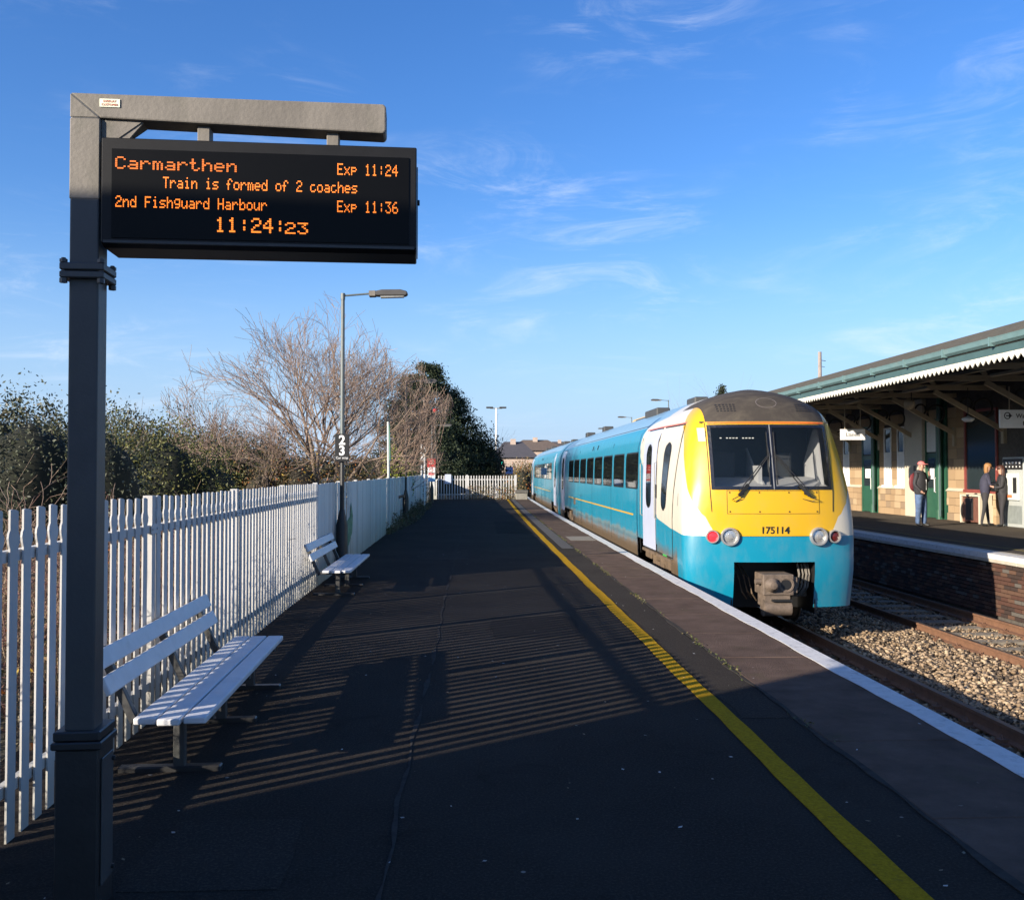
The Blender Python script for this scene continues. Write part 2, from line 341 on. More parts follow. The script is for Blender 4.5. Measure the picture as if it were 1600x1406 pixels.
ch = MB(); ch.box(-.15, .15, -.1, .1, 0, .025).box(-.15, -.06, -.045, .045, .025, .06).box(.06, .15, -.045, .045, .025, .06); ch.tube([(-.1, -.02, .05), (-.1, .02, .09), (-.06, .05, .05)], .012, 5); ch.tube([(.1, -.02, .05), (.1, .02, .09), (.06, .05, .05)], .012, 5)
ch = ch.mesh('rail_clip', m_rail)
for xc, y0 in ((4.65, 4.0), (8.3, 5.0)):
    tr = D.objects.new('railway_track', None); link(tr); tag(tr, 'rusty railway track ' + ('under and in front of the train' if xc < 6 else 'running beside the far platform'), kind='structure')
    for sx in (-.7525, .7525): rail_mesh(xc+sx, -12, 118).build('rail', [m_rail, m_railtop], tr)
    y = y0; 
    while y < 48:
        inst(sl, 'sleeper', (xc+cv(y), y, RT-.175), tr)
        if y < 30:
            for sx in (-.7525, .7525): inst(ch, 'rail_clip', (xc+sx+cv(y), y, RT-.174), tr)
        y += .68
# ballast stones
def stones(n, xa, xb, ya, yb, zf, s0=.032, pw=1.6):
    t = rng.random(n)**pw; yy = ya+(yb-ya)*t; xx = rng.uniform(xa, xb, n); z = zf(xx, yy)
    base = np.array([(1, 0, 0), (-1, 0, 0), (0, 1, 0), (0, -1, 0), (0, 0, 1), (0, 0, -1)], float)
    P = base[None] * rng.uniform(.65, 1.25, (n, 6, 1)) + rng.normal(0, .14, (n, 6, 3))
    q = rng.normal(size=(n, 4)); q /= np.linalg.norm(q, axis=1)[:, None]; w_, x_, y_, z_ = q.T
    R = np.stack([1-2*(y_*y_+z_*z_), 2*(x_*y_-z_*w_), 2*(x_*z_+y_*w_), 2*(x_*y_+z_*w_), 1-2*(x_*x_+z_*z_), 2*(y_*z_-x_*w_), 2*(x_*z_-y_*w_), 2*(y_*z_+x_*w_), 1-2*(x_*x_+y_*y_)], 1).reshape(n, 3, 3)
    P = np.einsum('nij,nkj->nki', R, P) * (s0*rng.uniform(.5, 1.4, n))[:, None, None] * np.array([1.15, 1, .8])
    P += np.stack([xx+yy**2/6200*(yy > 0), yy, z], 1)[:, None]
    tri = np.array([(0, 2, 4), (2, 1, 4), (1, 3, 4), (3, 0, 4), (2, 0, 5), (1, 2, 5), (3, 1, 5), (0, 3, 5)])
    return P.reshape(-1, 3), (tri[None] + np.arange(n)[:, None, None]*6).reshape(-1, 3)
def zmid(x, y):
    return -1.12 + .07*np.exp(-((x-6.5)/.8)**2) + .02*np.sin(x*5+y*2.1)+rng.normal(0, .014, len(x))
V, F = stones(34000, 5.5, 7.5, 7, 34, zmid, .031, 1.5); V2, F2 = stones(9000, 7.65, 9.55, 11, 30, lambda x, y: -1.145+rng.normal(0, .01, len(x)), .026, 1.4)
V3, F3 = stones(5000, 3.1, 5.4, 4.5, 14, lambda x, y: -1.13+rng.normal(0, .01, len(x)), .03, 1.2)
F2 = F2+len(V); F3 = F3+len(V)+len(V2)
tag(fast('ballast', np.vstack([V, V2, V3]), np.vstack([F, F2, F3]), m_stone), 'pale crushed stone ballast heaped between the two tracks', 'ballast', kind='stuff')

# ------------------------------------------------------------------ far platform
FZ = .06; FX = 9.68
m_brick = leafmat('old_brick', [((.075, .036, .025), .35), ((.042, .027, .022), .35), ((.10, .055, .036), .2), ((.10, .088, .075), .1)], .9)
m_mortar = pm('mortar', (.08, .07, .06), .95, .3, 9, .5, 50)
m_coping = pm('pale_coping', (.42, .38, .31), .8, .12, 6, .3, 50, dirt=(.2, .16, .1), dscale=5, damt=.5)
g = MB(); strip(g, FX+.14, 40, -14, 110, -1.3, FZ, 2); farp = tag(g.build('far_platform', m_tar2), kind='structure')
g = MB(); strip(g, FX+.12, FX+.139, -14, 110, -1.3, -.06, 2); g.build('platform_wall', m_mortar, farp)
br = MB(); br.box(-.055, 0, -.106, .106, -.032, .032); br = br.mesh('brick', m_brick)
rows = 13; cnt = 0; rest = MB()
cand = []
for r in range(rows):
    for i in range(int((44-13)/.225)):
        y = 13+i*.225+(.1125 if r % 2 else 0); cand.append((y, r))
cand.sort()
for y, r in cand:
    z = -.14-r*.075; x = FX+.10+cv(y)+(-.03 if r < 2 else 0)+random.uniform(-.004, .004)
    if 14.6 < y and cnt < 296:
        inst(br, 'brick', (x+.02, y, z), farp); cnt += 1
    elif y >= 14.6: rest.box(x-.035, x+.02, y-.106, y+.106, z-.032, z+.032)
tag(rest.build('brickwork', m_brick, farp, fix=False), kind='stuff')
y = -8
while y < 60:
    g = MB(); strip(g, FX-.02, FX+.5, y, y+.905, -.09, FZ+.006, 1); g.build('coping_slab', m_coping, farp, bevel=.01); y += .915
g = MB(); strip(g, FX-.026, FX+.27, -8, 60, FZ+.009, FZ+.013, .5); strip(g, FX-.026, FX-.0225, -8, 60, FZ-.085, FZ+.0088, .5); g.build('white_edge_line', m_line, farp)
g = MB(); strip(g, FX+.98, FX+1.06, -8, 60, FZ+.004, FZ+.007, 1); g.build('yellow_line', pm('faded_yellow', (.16, .13, .035), .85, .3, 20), farp)

# ------------------------------------------------------------------ off-frame building behind the left fence, added to shade the near platform
m_render = pm('pale_render', (.35, .32, .27), .9, .1, 2)
wb = thing('offframe_shade_building', 'unseen plain rendered building behind the fence, added to shade the near platform', 'building', (-6.6, -6.2, -.08))
g = MB(); g.box(-1.6, 1.6, -6, 6, 0, 4.4); g.build('wall', m_render, wb)
g = MB(); g.box(-1.75, 1.75, -6.15, 6.15, 4.4, 4.62); g.build('roof', m_dark, wb)
for yy in (-4, -1, 2): 
    g = MB(); g.box(1.6, 1.63, yy, yy+1.2, 1.1, 2.4); g.build('window', m_screen, wb)

# ------------------------------------------------------------------ palisade fence
def fx(y): return float(np.interp(y, [-5, 0, 4.3, 5.9, 11.3, 25, 40, 56], [-1.93, -1.95, -2.03, -2.08, -2.17, -2.20, -2.37, -2.42]))
def fang(y): return -math.atan((fx(y+.3)-fx(y-.3))/.6)
fence = thing('palisade_fence', 'long white steel palisade fence with notched pales along the left of the platform', 'fence', (0, 0, 0))
def pale_mesh(name, H, wd, notch=True, mat=m_white):
    a = wd/2
    o = [(-a, 0), (a, 0), (a, H-.17), (a+.014, H-.15), (a+.018, H-.125), (a+.004, H-.105), (a, H-.09), (a, H-.010), (a*.4, H-.003), (-a*.5, H), (-a, H-.003),
         (-a, H-.09), (-a-.012, H-.105), (-a-.016, H-.125), (-a-.01, H-.15), (-a, H-.17)] if notch else [(-a, 0), (a, 0), (a, H-.01), (0, H), (-a, H-.01)]
    m = MB()
    # shallow D profile: front at +x with folded flanks
    m.prism(o, -.003, .006, 'x')
    m.prism([(-a*.35, .02), (a*.35, .02), (a*.35, H-.22), (-a*.35, H-.22)], -.012, -.003, 'x')
    me = m.mesh(name, mat); return me
PH = 1.43
pl = pale_mesh('pale', PH+.06, .080)
npale = 0; y = 2.0
posts = [1.55, 3.95, 6.35, 8.78, 11.2, 13.6]
while y < 13.5:
    if min(abs(y-p) for p in posts) > .06:
        o = inst(pl, 'pale', (fx(y)+.03, y, -.05+random.uniform(-.006, .006)), fence, fang(y)); o.rotation_euler[0] = random.uniform(-.006, .006); npale += 1
    y += .1435
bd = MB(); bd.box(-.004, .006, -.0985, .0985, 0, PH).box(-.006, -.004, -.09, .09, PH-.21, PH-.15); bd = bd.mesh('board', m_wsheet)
y = 13.72
while y < 55.8 and npale < 295:
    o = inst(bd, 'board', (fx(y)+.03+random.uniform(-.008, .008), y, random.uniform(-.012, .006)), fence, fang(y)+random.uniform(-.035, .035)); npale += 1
    y += .2005
ps = [ -3.25, -.85]+posts+[11.2+2.4*i for i in range(2, 19)]
pb = MB(); pb.box(-.03, .03, -.035, .035, -.1, PH+.015); pb = pb.mesh('post', m_white)
for p in ps: inst(pb, 'post', (fx(p)+(.0 if p < 12 else -.0), p, 0), fence, fang(p))
for z in (1.23, .22):
    g = MB()
    for a, b in zip(ps[2:], ps[3:]):
        g.bar((fx(a)+.006, a+.036, z), (fx(b)+.006, b-.036, z), .034, .05)
    g.build('rail', m_white, fence)
for p in ps[1:6]:
    g = MB(); 
    for z in (1.23,): g.box(fx(p)+.031, fx(p)+.037, p-.06, p+.06, z-.03, z+.03).tube([(fx(p)+.037, p-.045, z), (fx(p)+.046, p-.045, z)], .009, 6).tube([(fx(p)+.037, p+.045, z), (fx(p)+.046, p+.045, z)], .009, 6)
    g.build('fishplate', m_white, fence)
g = MB(); g.prism([(16.6, .42), (17.0, .30), (17.5, .5), (17.6, .8), (17.35, 1.05), (17.2, .8), (16.8, .75)], fx(17)+.045, fx(17)+.048, 'x'); g.build('paint_patch', pm('faded_green_paint', (.06, .17, .07), .7, .3, 8, dirt=(.4, .42, .35), dscale=9, damt=.6), fence)

ef = thing('end_fence', 'white palisade fence closing off the far end of the platform', 'fence', (0, 56.1, 0))
ep = pale_mesh('pale', 1.38, .06, False)
for i in range(29): inst(ep, 'pale', (-1.85+i*.158, 0, 0), ef, -pi/2)
g = MB(); g.box(-2, 2.7, .02, .05, 1.12, 1.17).box(-2, 2.7, .02, .05, .25, .3); g.build('rail', m_white, ef)
g = MB()
for x in (-2.3, -.2, 2.65): g.box(x-.05, x+.05, 0, .09, 0, 1.42)
g.build('post', m_white, ef)
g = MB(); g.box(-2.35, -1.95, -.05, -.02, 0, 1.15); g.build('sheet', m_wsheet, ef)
nb = thing('notice_board', 'small blank grey notice fixed to the end fence', 'notice', (-1.3, 55.95, .9)); g = MB(); g.box(-.18, .18, 0, .02, 0, .55); g.build('board', pm('notice_grey', (.45, .5, .6), .5, .1), nb)

# ------------------------------------------------------------------ benches
def make_bench():
    r = thing('platform_bench', 'white slatted platform bench nearest the camera, striped with sun and shade', 'bench', (0, 0, 0))
    sm = []
    for i, x in enumerate((.01, .135, .26)):
        g = MB(); g.box(x-.057, x+.057, -.02-.03*(i == 1), 2.44-.0*i, .31, .345); g.build('seat_slat', m_bench, r, bevel=.008, seg=2)
    for z, x in ((.625, -.245), (.50, -.195)):
        M = Matrix.Translation((x, 0, z)) @ Matrix.Rotation(rad(-24), 4, 'Y')
        g = MB(); g.box(-.015, .015, .0, 2.40, -.05, .05, 0, M); g.build('back_slat', m_bench, r, bevel=.008, seg=2)
    for y in (.22, 1.22, 2.16):
        g = MB(); g.box(.09, .15, y, y+.05, 0, .31); g.bar((-.30, y+.025, .66), (-.115, y+.025, .26), .045, .045); g.box(-.1, .3, y, y+.05, .27, .309)
        g.build('frame', m_post, r, bevel=.004)
        g = MB(); g.box(-.2, .34, y-.01, y+.06, -.01, .028); g.build('foot', m_dark, r, bevel=.008)
    return r
b1 = make_bench(); b1.location = (-1.67, 5.02, 0); b1.rotation_euler = (0, 0, rad(1.9)); b1['group'] = 'platform benches'
b2 = copy_tree(b1); b2.location = (-1.84, 12.35, 0); b2.rotation_euler = (0, 0, rad(.3)); b2['label'] = 'white slatted bench in front of the lamp post with the black number sign'

# ------------------------------------------------------------------ departure board on its post
FONT = {
'C': "01110 10001 10000 10000 10000 10001 01110", 'a': "00000 00000 01110 00001 01111 10001 01111", 'r': "00000 00000 10110 11001 10000 10000 10000",
'm': "00000 00000 11010 10101 10101 10101 10101", 't': "01000 01000 11100 01000 01000 01001 00110", 'h': "10000 10000 10110 11001 10001 10001 10001",
'e': "00000 00000 01110 10001 11111 10000 01110", 'n': "00000 00000 10110 11001 10001 10001 10001", 'E': "11111 10000 10000 11110 10000 10000 11111",
'x': "00000 00000 10001 01010 00100 01010 10001", 'p': "00000 00000 11110 10001 11110 10000 10000", '1': "00100 01100 00100 00100 00100 00100 01110",
':': "00000 00100 00100 00000 00100 00100 00000", '2': "01110 10001 00001 00110 01000 10000 11111", '4': "00010 00110 01010 10010 11111 00010 00010",
'T': "11111 00100 00100 00100 00100 00100 00100", 'i': "00100 00000 01100 00100 00100 00100 01110", 's': "00000 00000 01111 10000 01110 00001 11110",
'f': "00110 01001 01000 11100 01000 01000 01000", 'o': "00000 00000 01110 10001 10001 10001 01110", 'd': "00001 00001 01101 10011 10001 10001 01111",
'c': "00000 00000 01110 10000 10000 10001 01110", 'F': "11111 10000 10000 11110 10000 10000 10000", 'g': "00000 01111 10001 10001 01111 00001 01110",
'u': "00000 00000 10001 10001 10001 10011 01101", 'H': "10001 10001 10001 11111 10001 10001 10001", 'b': "10000 10000 10110 11001 10001 10001 11110",
'3': "11111 00010 00100 00010 00001 10001 01110", '6': "00110 01000 10000 11110 10001 10001 01110", ' ': "00000 00000 00000 00000 00000 00000 00000"}
dep = thing('departure_board', 'grey steel gantry post carrying a black departure display with orange lettering', 'departure board', (-1.42, 3.62, 0), rad(3.2))
PW = .052
g = MB(); g.box(-PW-.0, PW, -PW, PW, 0, 2.99); g.build('post', m_post, dep, bevel=.006, seg=2)
g = MB(); g.box(-PW-.002, PW+.002, -PW-.002, PW+.002, 2.60, 2.901); g.prism([(-PW-.002, 2.901), (PW+.002, 2.901), (-PW-.002, 2.992)], -PW-.002, PW+.002, 'y'); g.build('sunlit_upper_post', m_steel, dep, bevel=.004)  # sleeve lighter than the post: sunlight on its top put into the colour
g = MB(); g.prism([(PW+.003, 2.902), (1.088, 2.880), (1.098, 2.890), (1.098, 2.983), (1.088, 2.993), (-PW-.002, 2.993)], -PW-.002, PW+.002, 'y'); g.build('beam', m_steel, dep, bevel=.006, seg=2)
g = MB(); g.prism([(.055, 2.83), (.08, 2.83), (.11, 2.83), (.20, 2.898), (.055, 2.900)], -.04, .04, 'y')
g.prism([(.053, 2.72), (.09, 2.76), (.205, 2.898), (.053, 2.900)], -.036, -.028, 'y'); g.build('gusset', m_steel, dep)
for u in (.42, .897): g = MB(); g.box(u-.023, u+.023, -.03, .03, 2.80, 2.893); g.build('hanger', m_steel, dep, bevel=.003)
# display case: front face at local y = -.05, rear sloping
g = MB(); DY0, DY1 = -.075, .13
g.prism([(DY0, 2.437), (DY0+.03, 2.424), (DY1, 2.424), (DY1, 2.824), (DY0, 2.824)], .066, 1.214, 'x')
case = g.build('display_case', m_black, dep, bevel=.004)
g = MB(); g.prism([(DY0-.004, 2.446), (DY0-.004, 2.436), (DY0+.002, 2.434), (DY0+.002, 2.446)], .075, 1.206, 'x'); g.build('lower_lip', m_dark, dep)
g = MB(); g.box(.104, 1.185, DY0-.004, DY0+.001, 2.455, 2.782); g.build('screen', m_screen, dep)
g = MB()
g.box(1.2145, 1.2185, DY0+.03, DY1-.02, 2.44, 2.76).tube([(1.2185, .02, 2.64), (1.226, .02, 2.64)], .012, 8); g.build('side_hatch', m_dark, dep, bevel=.002)
def led(mb, s, u0, u1, zt, zb, cells=7, sparse=None, bold=False, mi=0, pitch=6):
    cols = len(s)*pitch-(pitch-5); du = (u1-u0)/cols; dz = (zt-zb)/7
    for i, chh in enumerate(s):
        for r, row in enumerate(FONT[chh].split()):
            for c, bit in enumerate(row):
                if bit == '1':
                    x = u0+(i*pitch+c)*du; z = zt-r*dz
                    for k in range(2 if bold else 1):
                        xx = x + (du*.5*k); wx = du*(.42 if bold else .74)
                        mb.box(xx, xx+wx, DY0-.0062, DY0-.0042, z-dz*.72, z, mi)
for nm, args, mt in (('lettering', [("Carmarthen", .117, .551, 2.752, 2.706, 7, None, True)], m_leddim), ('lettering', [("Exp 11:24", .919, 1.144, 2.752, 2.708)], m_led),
    ('lettering', [("Train is formed of 2 coaches", .287, .993, 2.682, 2.640)], m_led), ('lettering', [("2nd Fishguard Harbour", .119, .662, 2.608, 2.566)], m_led),
    ('lettering', [("Exp 11:36", .919, 1.145, 2.612, 2.568)], m_led), ('clock_digits', [("11:24:", .475, .728, 2.538, 2.482, 7, None, True), ("23", .728, .812, 2.525, 2.482, 7, None, True)], m_led)):
    g = MB()
    for a in args: led(g, *a)
    g.build(nm, mt, dep, fix=False)
# clamp flange with bolts, base box, hatch
g = MB(); g.box(-.078, .078, -.078, .078, 2.335, 2.362).box(-.078, .078, -.078, .078, 2.306, 2.331); g.build('flange', m_post, dep, bevel=.004)
for sx in (-.066, .066):
    for sy in (-.066, .066):
        g = MB(); g.tube([(sx, sy, 2.288), (sx, sy, 2.38)], .008, 6).tube([(sx, sy, 2.288), (sx, sy, 2.305)], .014, 6).tube([(sx, sy, 2.363), (sx, sy, 2.375)], .014, 6); g.build('bolt', m_post, dep)
g = MB(); g.box(-.076, .076, -.076, .098, 0, .60); g.build('base_box', m_dark, dep, bevel=.006)
g = MB(); g.box(-.088, .088, -.088, .108, .60, .628).box(-.082, .082, -.082, .102, .63, .665); g.build('base_collar', m_dark, dep, bevel=.005)
g = MB(); g.box(.0765, .084, -.05, .075, .10, .56); h = g.build('hatch', m_post, dep, bevel=.003)
for z in (.13, .53): gg = MB(); gg.tube([(.084, .06, z), (.094, .06, z)], .009, 6); gg.build('bolt', m_dark, h)
g = MB(); g.box(.052, .124, -PW-.0055, -PW-.0025, 2.942, 2.972); st = g.build('sticker', m_sticker, dep)
st_r = pm('sticker_print', (.5, .12, .05), .5)
text('DISPLAY', .0125, (.088, -PW-.007, 2.963), (pi/2, 0, 0), st_r, st, ext=.0004); text('CUSTOMER', .0115, (.088, -PW-.007, 2.950), (pi/2, 0, 0), st_r, st, ext=.0004)

# ------------------------------------------------------------------ lamp posts, poles, signs along the fence
m_lamp = pm('grey_green_post', (.10, .12, .12), .5, .15, 6)
m_pink = pm('grey_head', (.07, .065, .06), .5, .1)
def lamp(loc, label, H=4.42, arm=1.05, rz=0, fat=True):
    r = thing('lamp_post', label, 'lamp post', loc, rz, 'slim single-arm platform lamp posts')
    g = MB()
    if fat: g.lathe([(.0, 0), (.095, 0), (.095, .75), (.045, .98), (.040, 1.0)], 12)
    else: g.lathe([(0, 0), (.07, 0), (.07, 1), (.04, 1.05)], 10)
    g.build('base', m_dark, r, smooth='auto')
    g = MB(); g.tube([(0, 0, .98), (0, 0, 2.1)], .036, 10); g.build('shaft', m_dark, r, smooth='auto')
    g = MB(); g.tube([(0, 0, 2.1), (0, 0, H)], [.036, .030], 10).tube([(0, 0, H-.08), (0, 0, H+.02)], .037, 10); g.build('shaft', m_lamp, r, smooth='auto')
    g = MB(); g.tube([(0, 0, H-.02), (arm*.42, 0, H+.02)], .016, 8); g.build('arm', m_lamp, r)
    M = Matrix.Translation((arm*.4, 0, H+.02)) @ Matrix.Rotation(rad(-2), 4, 'Y')
    g = MB(); g.prism([(0, -.035), (.1, -.045), (.16, -.05), (.58, -.06), (.62, -.03), (.6, .015), (.5, .045), (.2, .05), (.1, .03), (0, .025)], -.08, .08, 'y', 0, M)
    g.build('lamp_head', m_pink, r, bevel=.02, seg=3)
    g = MB(); g.box(.18, .55, -.06, .06, -.075, -.05, 0, M); g.build('lens', pm('lamp_lens', (.3, .3, .28), .2), r)
    g = MB(); g.box(.0, .1, -.082, .082, -.05, .034, 0, M); g.build('collar', m_steel, r)
    return r
L1 = lamp((-2.04, 15.4, 0), 'tall slim lamp post behind the second bench, black number sign on it', 4.43)
L2 = lamp((-2.14, 32.0, 0), 'dark lamp post standing against the fence before the conifer', 4.6)
L3 = lamp((-2.0, 50.0, 0), 'farthest lamp post near the end fence, in front of the dark conifer', 4.0)
def numsign(name, label, loc, n1, n2, foot, w_=.30, h_=.62, sz=.26):
    s = thing(name, label, 'sign', loc)
    g = MB(); g.box(-w_/2, w_/2, -.012, .012, 0, h_); p = g.build('panel', m_ink, s, bevel=.006)
    if n2: text(n1, sz, (0, -.014, h_*.76), (pi/2, 0, 0), m_wht, p, 'digit', ext=.002, off=sz*.03); text(n2, sz, (0, -.014, h_*.38), (pi/2, 0, 0), m_wht, p, 'digit', ext=.002, off=sz*.03)
    else: text(n1, sz, (0, -.014, h_*.5), (pi/2, 0, 0), m_wht, p, 'digit', ext=.002)
    if foot: text(foot, .055, (0, -.014, .06), (pi/2, 0, 0), m_wht, p, ext=.001)
    for z in (.12*h_/.44, h_*.8): g = MB(); g.box(-.045, .045, .0125, .06, z-.015, z+.015); g.build('clip', m_dark, s)
    return s
numsign('car_stop_sign', 'black sign with white 2 over 3 on the nearest lamp post', (-2.035, 15.34, 1.76), '2', '3', 'Car stop', .225, .44, .205)
# leaning pale pole
pl_ = thing('leaning_pole', 'slim pale pole leaning slightly in front of the white fence', 'pole', (-2.17, 25.8, 0))
g = MB(); g.tube([(.0, 0, 0), (-.03, 0, 2.95)], .035, 10); g.build('shaft', pm('pale_pole', (.42, .45, .43), .5, .12, 5), pl_)
g = MB(); g.tube([(.03, -.02, 1.9), (-.0, -.02, 2.85)], .02, 6); g.build('cable', pm('green_cable', (.03, .14, .09), .5), pl_)
g = MB(); g.box(-.1, .08, -.06, .06, 2.95, 3.0).box(-.02, .02, -.02, .02, 3.0, 3.05); g.build('bracket', m_dark, pl_)
for (x, y, zt, nm, lb) in ((-2.30, 45.5, 2.85, '46', 'thin white post holding the black sign with 4 over 6'), (-2.05, 43.2, 2.62, '5', 'thin white post holding the black sign with a 5')):
    q = thing('sign_post', lb, 'post', (x, y, 0)); g = MB(); g.tube([(0, 0, 0), (0, 0, zt+.05)], .038, 8); g.build('shaft', m_wht, q)
numsign('car_stop_sign', 'small black sign with white 4 over 6 on a white post', (-2.26, 45.4, 1.95), '4', '6', None, .26, .72, .36)
numsign('car_stop_sign', 'small black square sign with a white 5 beside the 4 6 sign', (-2.02, 43.1, 2.42), '5', None, None, .34, .36, .26)
ws = thing('warning_sign', 'red and white warning notice on a post near the end fence', 'sign', (-1.98, 48.9, 0))
g = MB(); g.tube([(0, .03, 0), (0, .03, 2.3)], .03, 8); g.build('shaft', m_dark, ws)
g = MB(); g.box(-.21, .21, -.01, .01, 1.83, 2.28); p = g.build('red_panel', m_red, ws)
g = MB(); g.box(-.15, .15, -.008, .012, 2.0, 2.06).box(-.12, .12, -.008, .012, 2.12, 2.16); 
for a, b in ((2.0, 2.05), (2.13, 2.17)):
    g2 = MB(); g2.box(-.13, .13, -.013, -.0105, a, b); g2.build('print_line', pm('pink_print', (.75, .4, .35), .5), p)
g = MB(); g.box(-.19, .19, -.01, .01, 1.3, 1.825); p = g.build('white_panel', m_wht, ws)
g = MB(); n = 20; g.add([(.1*math.cos(2*pi*k/n), -.0115, 1.69+.1*math.sin(2*pi*k/n)) for k in range(n)]+[(.075*math.cos(2*pi*k/n), -.0115, 1.69+.075*math.sin(2*pi*k/n)) for k in range(n)], [(k, (k+1) % n, n+(k+1) % n, n+k) for k in range(n)]); g.bar((-.06, -.0125, 1.75), (.06, -.0125, 1.63), .003, .03, up=(0, 1, 0)); g.build('prohibition_ring', m_red, p)
g = MB(); g.box(-.15, .15, -.013, -.0105, 1.47, 1.55).box(-.15, .15, -.013, -.0105, 1.42, 1.45); g.build('print_line', m_red, p)
g = MB(); g.box(-.19, .19, -.01, .01, 1.10, 1.295); g.build('blue_panel', pm('pale_blue', (.3, .55, .75), .5), ws)
rb = thing('red_marker', 'small red reflector on a pole showing through the bare branches', 'marker', (-1.9, 52, 4.9)); g = MB(); g.lathe([(0, -.12), (.09, -.1), (.14, 0), (.09, .1), (0, .12)], 10); g.build('disc', m_red, rb); g = MB(); g.tube([(0, 0, -4.6), (0, 0, -.18)], .025, 6); g.build('pole', m_dark, rb)
cb = thing('concrete_block', 'weathered concrete block at the far end of the platform edge', 'block', (2.95, 55.3, 0)); g = MB(); g.box(-.33, .33, -.3, .3, 0, .36); g.build('block', m_conc, cb, bevel=.02); g = MB(); g.box(-.36, .36, -.33, .33, .36, .55); g.build('cap', pm('dark_concrete', (.09, .085, .075), .9, .2), cb, bevel=.02)

# ------------------------------------------------------------------ train
Wt = [(-.5, 1.32), (.2, 1.36), (.8, 1.37), (1.2, 1.35), (1.6, 1.30), (1.9, 1.25), (2.2, 1.19), (2.4, 1.135), (2.55, 1.06), (2.66, .96), (2.76, .82), (2.85, .64), (2.92, .44), (2.975, .22), (3.0, .015)]
Ft = [(-.5, .10), (0, 0), (.6, 0), (1.0, .02), (1.33, .05), (1.8, .16), (2.33, .31), (2.39, .33), (2.5, .37), (2.6, .42), (2.7, .50), (2.8, .63), (2.88, .82), (2.94, 1.05), (2.98, 1.35), (3.0, 1.7)]
def tab(t): xs, ys = zip(*t); return lambda z: float(np.interp(z, xs, ys))
Wf, Ff = tab(Wt), tab(Ft); Df = tab([(-.5, .36), (.6, .42), (1.5, .6), (2.4, .75), (2.94, .9)]); nf = tab([(-.5, 7.5), (.5, 7), (1.3, 5), (2.4, 4.2), (2.94, 2.6)])
def fy(X, z):
    W = Wf(z); q = min(1, abs(X)/W); return Ff(z) + .2*(abs(X)/1.37)**2 + Df(z)*(1-(max(0, 1-q**nf(z)))**(1/nf(z)))
ZL = [-.5, -.2, .05, .21, .3, .42, .55, .68, .82, .96, 1.1, 1.22, 1.33, 1.5, 1.7, 1.9, 2.1, 2.33, 2.39, 2.46, 2.53, 2.6, 2.66, 2.72, 2.77, 2.82, 2.87, 2.91, 2.95, 2.98, 3.0]
Wb = tab([(-.5, 1.32), (.2, 1.36), (.8, 1.37), (1.4, 1.365), (1.9, 1.35), (2.15, 1.32), (2.32, 1.265), (2.45, 1.19), (2.56, 1.09), (2.67, .96), (2.77, .80), (2.86, .62), (2.93, .42), (2.975, .22), (3.0, .015)])
def side_x(z, Y):
    ye = Ff(z)+.2*(Wf(z)/1.37)**2+Df(z)
    if Y >= ye:
        t = min(1, (Y-ye)/(3.0-ye)); t = t*t*(3-2*t); return Wf(z)*(1-t)+Wb(z)*t
    lo, hi = 0., Wf(z)
    for _ in range(30):
        m = (lo+hi)/2
        if fy(m, z) < Y: lo = m
        else: hi = m
    return lo
LEN = 22.9
